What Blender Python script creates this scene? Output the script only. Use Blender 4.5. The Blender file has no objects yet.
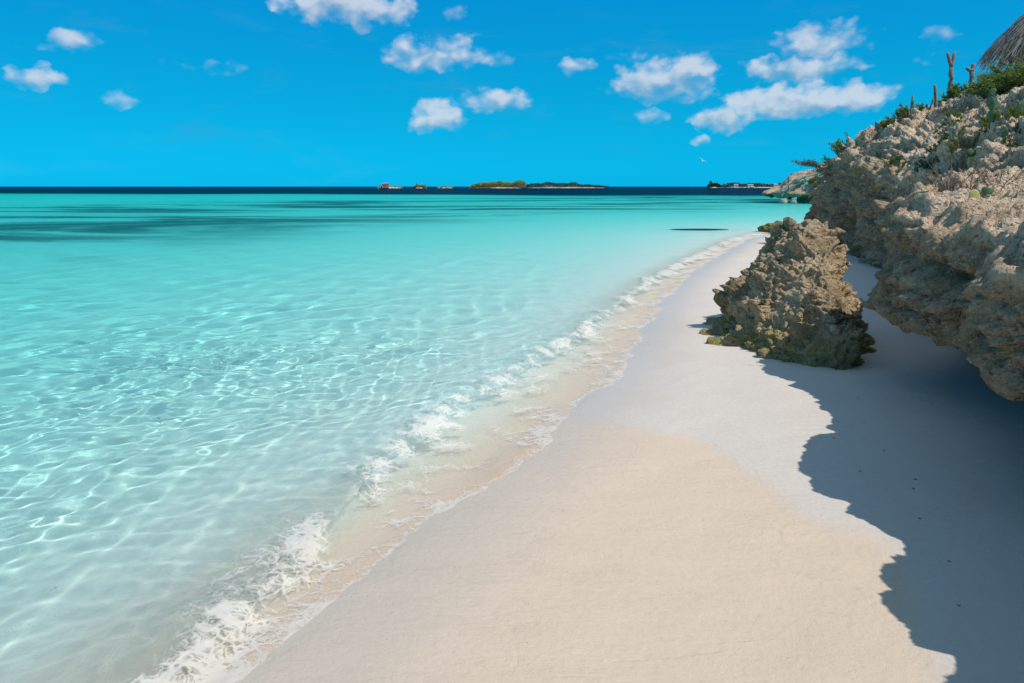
import bpy, bmesh, math, random
import numpy as np
from mathutils import Vector, Matrix, Euler

random.seed(7)
scene = bpy.context.scene
COL = scene.collection
R = math.radians

# ------------------------------------------------------------------ camera
EYE = 1.7
cam_d = bpy.data.cameras.new('camera')
cam_d.sensor_width = 36.0
cam_d.lens = 24.0
cam_d.clip_start = 0.05
cam_d.clip_end = 20000
cam = bpy.data.objects.new('camera', cam_d)
cam.location = (0, 0, EYE)
cam.rotation_euler = (R(90 - 12.8), 0, 0)
COL.objects.link(cam)
scene.camera = cam

# ------------------------------------------------------------------ render
scene.render.engine = 'CYCLES'
cy = scene.cycles
cy.use_denoising = True
cy.max_bounces = 10
cy.diffuse_bounces = 6
cy.glossy_bounces = 5
cy.transmission_bounces = 6
cy.transparent_max_bounces = 12
cy.volume_bounces = 0
cy.sample_clamp_indirect = 4.0
cy.blur_glossy = 0.6
cy.caustics_reflective = True
cy.caustics_refractive = True
vs = scene.view_settings
vs.view_transform = 'Standard'
vs.look = 'None'
vs.exposure = 0.0
vs.gamma = 1.0
vs.use_curve_mapping = False

# ------------------------------------------------------------------ sun
SUN_EL = R(57)
SUN_AZ = math.atan2(0.80, -0.60)          # from +Y towards +X
TO_SUN = Vector((math.sin(SUN_AZ) * math.cos(SUN_EL), math.cos(SUN_AZ) * math.cos(SUN_EL), math.sin(SUN_EL)))
sun_d = bpy.data.lights.new('sun', 'SUN')
sun_d.energy = 4.1
sun_d.angle = R(0.53)
sun_d.color = (1.0, 0.955, 0.89)
sun_d.cycles.is_caustics_light = True
sun = bpy.data.objects.new('sun', sun_d)
sun.rotation_euler = (-TO_SUN).to_track_quat('-Z', 'Y').to_euler()
sun.location = (20, -20, 40)
COL.objects.link(sun)

# ------------------------------------------------------------------ node helper
class NT:
    def __init__(self, tree):
        self.t = tree
        self.n = tree.nodes
        self.l = tree.links
    def node(self, typ, **kw):
        nd = self.n.new(typ)
        for k, v in kw.items():
            setattr(nd, k, v)
        return nd
    def put(self, sock, v):
        if v is None:
            return
        if isinstance(v, bpy.types.NodeSocket):
            self.l.new(v, sock)
        elif isinstance(v, (tuple, list)) and sock.type == 'RGBA' and len(v) == 3:
            sock.default_value = (*v, 1.0)
        else:
            sock.default_value = v
    def math(self, op, a, b=None, c=None, clamp=False):
        nd = self.node('ShaderNodeMath', operation=op, use_clamp=clamp)
        for i, v in enumerate((a, b, c)):
            self.put(nd.inputs[i], v)
        return nd.outputs[0]
    def vmath(self, op, a, b=None):
        nd = self.node('ShaderNodeVectorMath', operation=op)
        self.put(nd.inputs[0], a)
        self.put(nd.inputs[1], b)
        return nd.outputs[0]
    def mix(self, f, a, b, blend='MIX'):
        nd = self.node('ShaderNodeMix', data_type='RGBA', blend_type=blend)
        self.put(nd.inputs[0], f)
        self.put(nd.inputs[6], a)
        self.put(nd.inputs[7], b)
        return nd.outputs[2]
    def ramp(self, f, stops, interp='LINEAR'):
        nd = self.node('ShaderNodeValToRGB')
        cr = nd.color_ramp
        cr.interpolation = interp
        while len(cr.elements) < len(stops):
            cr.elements.new(0.5)
        for e, (p, c) in zip(cr.elements, stops):
            e.position = p
            e.color = (c, c, c, 1) if isinstance(c, (int, float)) else (*c, 1)
        self.put(nd.inputs[0], f)
        return nd.outputs[0]
    def smooth(self, v, a, b, lo=0.0, hi=1.0):
        nd = self.node('ShaderNodeMapRange', interpolation_type='SMOOTHSTEP')
        self.put(nd.inputs[0], v)
        self.put(nd.inputs[1], a)
        self.put(nd.inputs[2], b)
        self.put(nd.inputs[3], lo)
        self.put(nd.inputs[4], hi)
        return nd.outputs[0]
    def noise(self, vec, scale, detail=4, rough=0.55, dist=0.0, out=0):
        nd = self.node('ShaderNodeTexNoise')
        self.put(nd.inputs['Vector'], vec)
        nd.inputs['Scale'].default_value = scale
        nd.inputs['Detail'].default_value = detail
        nd.inputs['Roughness'].default_value = rough
        nd.inputs['Distortion'].default_value = dist
        return nd.outputs[out]
    def voro(self, vec, scale, feature='F1', rand=1.0):
        nd = self.node('ShaderNodeTexVoronoi', feature=feature)
        self.put(nd.inputs['Vector'], vec)
        nd.inputs['Scale'].default_value = scale
        nd.inputs['Randomness'].default_value = rand
        return nd.outputs[0]
    def attr(self, name):
        return self.node('ShaderNodeAttribute', attribute_name=name).outputs['Fac']
    def bump(self, h, strength=1.0, dist=0.01, normal=None):
        nd = self.node('ShaderNodeBump')
        nd.inputs['Strength'].default_value = strength
        nd.inputs['Distance'].default_value = dist
        self.put(nd.inputs['Height'], h)
        if normal is not None:
            self.put(nd.inputs['Normal'], normal)
        return nd.outputs[0]
    def scalev(self, vec, s):
        nd = self.node('ShaderNodeMapping')
        self.put(nd.inputs[0], vec)
        nd.inputs['Scale'].default_value = s
        return nd.outputs[0]

# ------------------------------------------------------------------ world: sky and clouds
world = bpy.data.worlds.new('World')
scene.world = world
world.use_nodes = True
w = NT(world.node_tree)
w.n.clear()
sky = w.node('ShaderNodeTexSky', sky_type='NISHITA')
sky.sun_disc = False
sky.sun_elevation = SUN_EL
sky.sun_rotation = SUN_AZ
sky.altitude = 0
sky.air_density = 1.0
sky.dust_density = 0.2
sky.ozone_density = 2.0
SKY_STRENGTH = 0.11
tc = w.node('ShaderNodeTexCoord')
d = tc.outputs['Generated']
sep = w.node('ShaderNodeSeparateXYZ')
w.put(sep.inputs[0], d)
az = w.math('ARCTAN2', sep.outputs[0], sep.outputs[1])
el = w.math('ARCSINE', sep.outputs[2])
DEG = 180 / math.pi
azd = w.math('MULTIPLY', az, DEG)
eld = w.math('MULTIPLY', el, DEG)
# saturated tropical air: the sky's own brightness, tinted by height above the horizon
bw = w.node('ShaderNodeRGBToBW')
w.put(bw.inputs[0], sky.outputs[0])
lum = w.math('MULTIPLY_ADD', bw.outputs[0], 0.35, 2.6)
elf = w.smooth(eld, 0.0, 24.0)
tint = w.mix(elf, (0.006, 0.86, 1.48), (0.004, 0.62, 1.78))
tint = w.mix(w.smooth(eld, 22.0, 50.0), tint, (0.72, 1.12, 1.55))  # overhead sky, out of view: paler and stronger to fill the shade
lc = w.node('ShaderNodeCombineColor')
for i in range(3):
    w.put(lc.inputs[i], lum)
skyc = w.mix(1.0, lc.outputs[0], tint, 'MULTIPLY')
# clouds: (azimuth deg, elevation deg, half width, half height, density)
CLOUDS = [(-12.72, 12.92, 5.8, 2.13, 1), (-4.41, 12.79, 1.45, 0.76, 0.5), (-6.27, 9.7, 4.89, 1.94, 0.75), (-1.57, 9.61, 2.16, 0.98, 0.45), (-5.91, 5.15, 2.69, 1.59, 0.95), (-1.59, 6.53, 3.69, 1.3, 0.75), (5.19, 9.0, 1.95, 1.07, 0.6), (10.92, 5.23, 1.73, 0.93, 0.55), (11.72, 7.7, 4.86, 2.14, 0.95), (13.78, 8.64, 2.22, 1.92, 0.9), (23.22, 10.02, 4.34, 1.78, 0.75), (21.65, 8.2, 4.65, 1.43, 1.0), (21.5, 5.94, 7.03, 1.65, 1.0), (16.37, 4.97, 2.91, 1.27, 0.95), (25.17, 6.05, 3.5, 1.52, 1.0), (29.98, 9.83, 1.59, 0.92, 0.45), (-30.66, 9.4, 2.21, 0.92, 0.5), (-33.34, 6.83, 2.11, 1.01, 0.75), (-28.61, 5.74, 1.24, 0.99, 0.65), (27.83, 6.64, 1.08, 0.74, 0.6), (14.68, 3.45, 1.13, 0.65, 0.5), (9.97, 9.47, 2.84, 1.06, 0.4), (29.88, 8.23, 1.46, 0.79, 0.3), (-22.9, 8.46, 3.41, 1.0, 0.22), (-32.53, 9.21, 3.58, 0.91, 0.2), (-48, 12, 5, 1.6, 0.9), (-60, 8, 6, 1.5, 0.8), (52, 16, 6, 2, 0.9), (65, 10, 7, 2, 0.9), (-75, 15, 5, 2, 0.7), (20, 24, 6, 2, 0.8), (-20, 27, 5, 2, 0.7)]
cc = w.node('ShaderNodeCombineXYZ')
w.put(cc.inputs[0], azd)
w.put(cc.inputs[1], eld)
warp = w.noise(w.scalev(cc.outputs[0], (0.55, 0.75, 1)), 1.0, 5, 0.55, 0.0, out=1)
wv = w.node('ShaderNodeSeparateXYZ')
w.put(wv.inputs[0], warp)
wx = w.math('SUBTRACT', wv.outputs[0], 0.5)
wy = w.math('SUBTRACT', wv.outputs[1], 0.5)
fine = w.noise(w.scalev(cc.outputs[0], (0.7, 1.1, 1)), 0.9, 5, 0.52)
dens = None
low = None
for (ca, ce, hw, hh, st) in CLOUDS:
    dx = w.math('DIVIDE', w.math('MULTIPLY_ADD', wx, hw * 0.9 + 0.8, w.math('SUBTRACT', azd, ca)), hw)
    dy = w.math('DIVIDE', w.math('MULTIPLY_ADD', wy, hh * 1.1 + 0.5, w.math('SUBTRACT', eld, ce)), hh)
    # flatter underside: stretch below the centre
    dyb = w.math('MAXIMUM', dy, w.math('MULTIPLY', dy, -1.35))
    r2 = w.math('ADD', w.math('MULTIPLY', dx, dx), w.math('MULTIPLY', dyb, dyb))
    v = w.math('MULTIPLY', w.math('SUBTRACT', 1.0, r2, clamp=True), st)
    lw = w.math('MULTIPLY', v, w.math('MULTIPLY', dy, -1.0))
    dens = v if dens is None else w.math('MAXIMUM', dens, v)
    low = lw if low is None else w.math('ADD', low, lw)
bz = w.vmath('ADD', w.scalev(cc.outputs[0], (1.0, 1.3, 1)), w.vmath('MULTIPLY', warp, (0.9, 0.9, 0)))
b1 = w.voro(bz, 0.62, 'SMOOTH_F1')
b2 = w.voro(bz, 1.55, 'SMOOTH_F1')
puff = w.math('ADD', w.math('MULTIPLY_ADD', b1, -0.95, 0.48), w.math('MULTIPLY_ADD', b2, -0.50, 0.24))
dm = w.math('ADD', w.math('MULTIPLY', dens, 1.25), w.math('ADD', puff, w.math('MULTIPLY_ADD', fine, 0.9, -0.45)))
shade = w.smooth(w.math('SUBTRACT', low, w.math('MULTIPLY', puff, 0.5)), -0.30, 0.42)
alpha = w.math('MULTIPLY', w.smooth(dm, 0.22, w.math('MULTIPLY_ADD', shade, 0.45, 1.20)), w.smooth(dens, 0.0, 0.25))
cl_col = w.mix(shade, (6.9, 7.1, 7.5), (2.2, 3.6, 5.0))
dk = w.noise(w.vmath('ADD', w.scalev(cc.outputs[0], (0.10, 0.36, 1)), (3.7, 1.9, 0)), 1.0, 6, 0.62, 0.6)
dk_a = w.math('MULTIPLY', w.smooth(dk, 0.54, 0.74), w.math('MULTIPLY', w.smooth(eld, 1.5, 5.0), 0.34))
thin = w.noise(w.scalev(cc.outputs[0], (0.06, 0.22, 1)), 1.0, 6, 0.6, 0.3)
thin_a = w.math('MULTIPLY', w.smooth(thin, 0.56, 0.80), 0.10)
skyc2 = w.mix(thin_a, skyc, (2.4, 3.8, 4.8))
skyc2 = w.mix(dk_a, skyc2, (0.55, 2.7, 5.0))
final = w.mix(w.math('MULTIPLY', alpha, 0.70), skyc2, cl_col)
bg = w.node('ShaderNodeBackground')
bg.inputs['Strength'].default_value = SKY_STRENGTH
w.put(bg.inputs['Color'], final)
wo = w.node('ShaderNodeOutputWorld')
w.l.new(bg.outputs[0], wo.inputs[0])

# ------------------------------------------------------------------ numpy noise
def _hash(ix, iy, iz, seed):
    h = (ix.astype(np.uint32) * np.uint32(374761393) + iy.astype(np.uint32) * np.uint32(668265263)
         + iz.astype(np.uint32) * np.uint32(2147483647) + np.uint32(seed * 974711 + 13))
    h = (h ^ (h >> np.uint32(13))) * np.uint32(1274126177)
    h = (h ^ (h >> np.uint32(16))) * np.uint32(2246822519)
    return h ^ (h >> np.uint32(15))

def vnoise(p, seed=0):
    """smooth gradient noise, about -0.7..0.7"""
    pi = np.floor(p).astype(np.int64)
    f = p - pi
    u = f * f * f * (f * (f * 6 - 15) + 10)
    out = 0
    for dx in (0, 1):
        for dy in (0, 1):
            for dz in (0, 1):
                h = _hash(pi[:, 0] + dx, pi[:, 1] + dy, pi[:, 2] + dz, seed)
                gx = (h & np.uint32(1023)).astype(np.float64) / 511.5 - 1
                gy = ((h >> np.uint32(10)) & np.uint32(1023)).astype(np.float64) / 511.5 - 1
                gz = ((h >> np.uint32(20)) & np.uint32(1023)).astype(np.float64) / 511.5 - 1
                g = gx * (f[:, 0] - dx) + gy * (f[:, 1] - dy) + gz * (f[:, 2] - dz)
                wgt = ((u[:, 0] if dx else 1 - u[:, 0]) * (u[:, 1] if dy else 1 - u[:, 1])
                       * (u[:, 2] if dz else 1 - u[:, 2]))
                out = out + g * wgt
    return out

def fbm(p, octv=4, seed=0, gain=0.5, ridged=False):
    a, s, out = 1.0, 1.0, 0
    for i in range(octv):
        n = vnoise(p * s + i * 17.3, seed + i)
        if ridged:
            n = 0.5 - np.abs(n) * 1.6
        out = out + a * n
        a *= gain
        s *= 2.03
    return out

def worley(p, seed=0):
    pi = np.floor(p).astype(np.int64)
    best = np.full(len(p), 9.0)
    for dx in (-1, 0, 1):
        for dy in (-1, 0, 1):
            for dz in (-1, 0, 1):
                c = pi + np.array([dx, dy, dz])
                h = _hash(c[:, 0], c[:, 1], c[:, 2], seed)
                q = np.stack([(h & np.uint32(1023)) / 1023.0, ((h >> np.uint32(10)) & np.uint32(1023)) / 1023.0,
                              ((h >> np.uint32(20)) & np.uint32(1023)) / 1023.0], 1)
                dd = ((c + q - p) ** 2).sum(1)
                best = np.minimum(best, dd)
    return np.sqrt(best)

def sstep(x, a, b):
    t = np.clip((x - a) / (b - a), 0, 1)
    return t * t * (3 - 2 * t)

# ------------------------------------------------------------------ mesh helpers
def link(name, me, mat=None, parent=None):
    o = bpy.data.objects.new(name, me)
    COL.objects.link(o)
    if mat is not None and me is not None and not me.materials:
        me.materials.append(mat)
    if parent is not None:
        o.parent = parent
    return o

def mesh_np(name, V, F, smooth=True):
    V = np.asarray(V, dtype=np.float32)
    F = np.asarray(F, dtype=np.int32)
    me = bpy.data.meshes.new(name)
    k = F.shape[1]
    me.vertices.add(len(V))
    me.vertices.foreach_set('co', V.ravel())
    me.loops.add(F.size)
    me.loops.foreach_set('vertex_index', F.ravel())
    me.polygons.add(len(F))
    me.polygons.foreach_set('loop_start', np.arange(0, F.size, k, dtype=np.int32))
    me.polygons.foreach_set('loop_total', np.full(len(F), k, dtype=np.int32))
    me.polygons.foreach_set('use_smooth', np.full(len(F), smooth))
    me.update(calc_edges=True)
    return me

def add_attr(me, name, vals):
    a = me.attributes.new(name, 'FLOAT', 'POINT')
    a.data.foreach_set('value', np.asarray(vals, dtype=np.float32))

def grid_faces(nu, nv, flip=False):
    i = np.arange(nu * nv).reshape(nu, nv)
    f = np.stack([i[:-1, :-1], i[1:, :-1], i[1:, 1:], i[:-1, 1:]], -1).reshape(-1, 4)
    return f[:, ::-1] if flip else f

def tag(o, label=None, cat=None, group=None, kind=None):
    if label: o['label'] = label
    if cat: o['category'] = cat
    if group: o['group'] = group
    if kind: o['kind'] = kind
    return o

def empty(name, loc=(0, 0, 0), rz=0.0):
    o = bpy.data.objects.new(name, None)
    o.empty_display_size = 0.1
    o.location = loc
    o.rotation_euler = (0, 0, rz)
    COL.objects.link(o)
    return o

def new_mat(name):
    m = bpy.data.materials.new(name)
    m.use_nodes = True
    t = NT(m.node_tree)
    t.n.clear()
    out = t.node('ShaderNodeOutputMaterial')
    return m, t, out

def principled(t, out, color, rough=0.7, spec=0.3, normal=None):
    b = t.node('ShaderNodeBsdfPrincipled')
    t.put(b.inputs['Base Color'], color)
    t.put(b.inputs['Roughness'], rough)
    t.put(b.inputs['Specular IOR Level'], spec)
    if normal is not None:
        t.put(b.inputs['Normal'], normal)
    t.l.new(b.outputs[0], out.inputs[0])
    return b

def catmull(pts, n=12):
    P = np.array(pts, float)
    P = np.vstack([2 * P[0] - P[1], P, 2 * P[-1] - P[-2]])
    out = []
    for i in range(1, len(P) - 2):
        p0, p1, p2, p3 = P[i - 1], P[i], P[i + 1], P[i + 2]
        for k in range(n):
            t = k / n
            out.append(0.5 * ((2 * p1) + (-p0 + p2) * t + (2 * p0 - 5 * p1 + 4 * p2 - p3) * t * t
                              + (-p0 + 3 * p1 - 3 * p2 + p3) * t ** 3))
    out.append(P[-2])
    return np.array(out)

def signed_dist(x, y, line):
    """distance to a polyline, positive on its right-hand side; also the arc length there"""
    best = np.full(x.shape, 1e18)
    sgn = np.ones(x.shape)
    arc = np.zeros(x.shape)
    acc = 0.0
    for i in range(len(line) - 1):
        ax, ay = line[i]
        bx, by = line[i + 1]
        dx, dy = bx - ax, by - ay
        L2 = dx * dx + dy * dy
        L = math.sqrt(L2)
        t = np.clip(((x - ax) * dx + (y - ay) * dy) / L2, 0, 1)
        ex, ey = x - ax - t * dx, y - ay - t * dy
        d2 = ex * ex + ey * ey
        m = d2 < best
        best = np.where(m, d2, best)
        sgn = np.where(m, np.where(dx * (y - ay) - dy * (x - ax) > 0, -1.0, 1.0), sgn)
        arc = np.where(m, acc + t * L, arc)
        acc += L
    return np.sqrt(best) * sgn, arc

def axis(core0, core1, step, lo, hi, grow=1.045, grow_up=None):
    a = list(np.arange(core0, core1 + 1e-6, step))
    s, v = step, core1
    while v < hi:
        s *= grow_up or grow
        v += s
        a.append(v)
    s, v = step, core0
    b = []
    while v > lo:
        s *= grow
        v -= s
        b.append(v)
    return np.array(b[::-1] + a)

# ------------------------------------------------------------------ shoreline plan (metres)
SHORE = catmull([(-900, -700), (-160, -130), (-30, -28), (-9, -10), (-3.4, -3.2), (-1.75, 0.2), (-0.88, 2.1), (-0.50, 3.0), (0.02, 4.05),
                 (0.62, 5.3), (1.25, 6.9), (1.70, 8.3), (2.35, 10.4), (3.6, 13.6), (5.6, 18.0), (8.7, 24.2), (12.5, 28.5),
                 (20, 34), (40, 50), (75, 72), (200, 150), (1200, 300)], 10)

def noise2(x, y, sc, seed=0, octv=3):
    p = np.stack([x.ravel() * sc, y.ravel() * sc, np.full(x.size, 0.37)], 1)
    return fbm(p, octv, seed).reshape(x.shape)

def sand_height(x, y, S):
    land = np.clip(S, 0, None)
    z = 0.030 * land
    z = np.where(land > 4, 0.12 + 0.01 * (land - 4), z)
    q = np.clip(-S, 0, None)
    depth = np.interp(q, [0, 1, 2.5, 5, 9, 16, 30, 60, 120, 170, 5000],
                      [0, .16, .40, .66, .98, 1.28, 1.6, 1.95, 2.2, 2.5, 3.0])
    shelf = y + 0.12 * x + 14 * np.sin(x / 90.0) + 5 * np.sin(x / 17.0 + 1) + 3 * np.sin(x / 7.3)               # the reef edge, where the sea floor drops away
    drop = np.interp(shelf, [138, 152, 185, 300, 9000], [0, 4, 26, 38, 40]) * sstep(q, 10, 40)
    z = z - depth - drop
    return z

def sand_swell(x, y):
    near = np.exp(-np.clip(np.hypot(x, y) - 14, 0, None) / 10)
    return near * (0.016 * noise2(x, y, 0.8, 3) + 0.005 * noise2(x, y, 3.0, 5))

# ------------------------------------------------------------------ sand (beach and sea bed, one sheet)
def build_sand():
    X = axis(-3.2, 3.6, 0.035, -7000, 3000, 1.05)
    Y = axis(1.2, 8.5, 0.035, -900, 9000, 1.05)
    x, y = np.meshgrid(X, Y, indexing='ij')
    S, arc = signed_dist(x, y, SHORE)
    z = sand_height(x, y, S)
    near = np.exp(-np.clip(np.hypot(x, y) - 14, 0, None) / 10)
    z += sand_swell(x, y)
    z += near * 0.0045 * noise2(x * 0.45 + y * 0.2, y - 0.5 * x, 4.2, 8) * sstep(S, 0.1, 0.6)
    # tide-line scarp where the last high wave stopped
    tide = catmull([(-0.1, 4.9), (0.64, 4.73), (1.0, 4.5), (1.26, 4.32), (1.43, 3.76), (1.51, 3.15), (1.74, 2.94), (1.64, 2.48), (1.48, 2.17), (1.3, 1.0), (0.8, -2)], 8)
    T, _ = signed_dist(x, y, tide)
    T = T + 0.07 * noise2(x, y, 1.8, 9) + 0.03 * noise2(x, y, 7.0, 10)
    damp = sstep(T, -0.09, 0.06) * sstep(-(y - 5.2), -0.6, 0.6)
    z += near * 0.006 * (1 - damp) * sstep(S, 0.2, 0.8)
    V = np.stack([x.ravel(), y.ravel(), z.ravel()], 1)
    me = mesh_np('sand', V, grid_faces(len(X), len(Y)))
    add_attr(me, 'shore', S.ravel())
    add_attr(me, 'damp', damp.ravel())
    return me

def sand_material():
    m, t, out = new_mat('sand')
    geo = t.node('ShaderNodeNewGeometry').outputs['Position']
    S = t.attr('shore')
    damp = t.attr('damp')
    big = t.noise(geo, 0.9, 4, 0.55)
    streak = t.noise(t.scalev(geo, (1.1, 5.0, 1)), 1.4, 5, 0.6, 0.6)
    grain = t.noise(geo, 420, 2, 0.7)
    dry = t.mix(big, (0.60, 0.525, 0.455), (0.68, 0.605, 0.535))
    wet = t.mix(streak, (0.65, 0.505, 0.37), (0.72, 0.575, 0.44))
    col = t.mix(damp, dry, wet)
    # wash zone: recently wetted and slightly darker
    wz = t.smooth(t.math('MULTIPLY_ADD', t.math('SUBTRACT', big, 0.5), 0.5, S), 0.05, 0.9, 1.0, 0.0)
    col = t.mix(t.math('MULTIPLY', wz, 0.55), col, (0.52, 0.44, 0.37))
    col = t.mix(t.math('MULTIPLY', t.smooth(grain, 0.35, 0.75), 0.16), col, (0.36, 0.28, 0.21))
    mot = t.noise(geo, 34, 4, 0.65)
    col = t.mix(t.math('MULTIPLY', t.smooth(mot, 0.40, 0.70), 0.16), col, (0.47, 0.385, 0.30))
    # faint lines left by the last thin sheets of water
    sw = t.noise(t.scalev(geo, (0.55, 1.0, 1)), 1.15, 3, 0.5, 0.7)
    swl = t.math('MULTIPLY', t.smooth(t.math('ABSOLUTE', t.math('SUBTRACT', sw, 0.5)), 0.010, 0.0), t.smooth(mot, 0.42, 0.56))
    sw2 = t.noise(t.vmath('ADD', t.scalev(geo, (0.5, 1.1, 1)), (4.0, 9.0, 0)), 1.6, 3, 0.5, 0.7)
    swl = t.math('MAXIMUM', swl, t.math('MULTIPLY', t.smooth(t.math('ABSOLUTE', t.math('SUBTRACT', sw2, 0.47)), 0.008, 0.0), t.smooth(mot, 0.46, 0.6)))
    col = t.mix(t.math('MULTIPLY', swl, 0.03), col, (0.40, 0.33, 0.27))
    # scattered dark grains and tiny shell bits
    sp = t.voro(geo, 24, 'F1')
    spm = t.math('MULTIPLY', t.smooth(sp, 0.075, 0.03), t.smooth(t.noise(geo, 1.7, 2), 0.46, 0.62))
    col = t.mix(spm, col, (0.12, 0.09, 0.07))
    # sea bed: pale sand, seagrass meadow patches further out
    sg = t.noise(t.scalev(geo, (0.038, 0.13, 1)), 1.0, 8, 0.66, 1.0)
    off = t.math('MULTIPLY', S, -1.0)
    band = t.math('MULTIPLY', t.smooth(off, 10, 26), t.smooth(off, 92, 52))
    sgm = t.math('MULTIPLY', t.smooth(t.math('MULTIPLY_ADD', band, 0.07, sg), 0.53, 0.63), band)
    bed = t.mix(t.smooth(off, 0.25, 1.3), (0.62, 0.53, 0.435), (0.80, 0.765, 0.70))
    col = t.mix(t.smooth(off, -0.05, 0.3), col, bed)
    col = t.mix(t.math('MULTIPLY', sgm, 0.85), col, (0.05, 0.10, 0.09))
    rough = t.smooth(S, 0.0, 0.8, 0.30, 0.85)
    h1 = t.noise(geo, 260, 3, 0.7)
    h2 = t.noise(t.scalev(geo, (4, 16, 4)), 1.0, 4, 0.6, 0.8)
    h3 = t.noise(geo, 24, 4, 0.6)
    h4 = t.noise(t.scalev(geo, (1.5, 9, 4)), 1.0, 5, 0.65, 1.4)
    nb = t.bump(h1, 0.7, 0.007)
    nb = t.bump(t.math('MULTIPLY', swl, damp), 0.25, 0.004, nb)
    nb = t.bump(mot, 0.22, 0.008, nb)
    patch = t.smooth(t.noise(geo, 0.7, 3), 0.40, 0.62)
    h24 = t.math('ADD', t.math('MULTIPLY', h2, t.math('MULTIPLY_ADD', patch, 0.55, 0.15)), t.math('MULTIPLY', h4, t.math('MULTIPLY', patch, 0.8)))
    nb = t.bump(h24, 0.40, 0.018, nb)
    nb = t.bump(h3, 0.40, 0.010, nb)
    principled(t, out, col, rough, t.smooth(S, 0.0, 0.9, 0.4, 0.1), nb)
    return m

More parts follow.
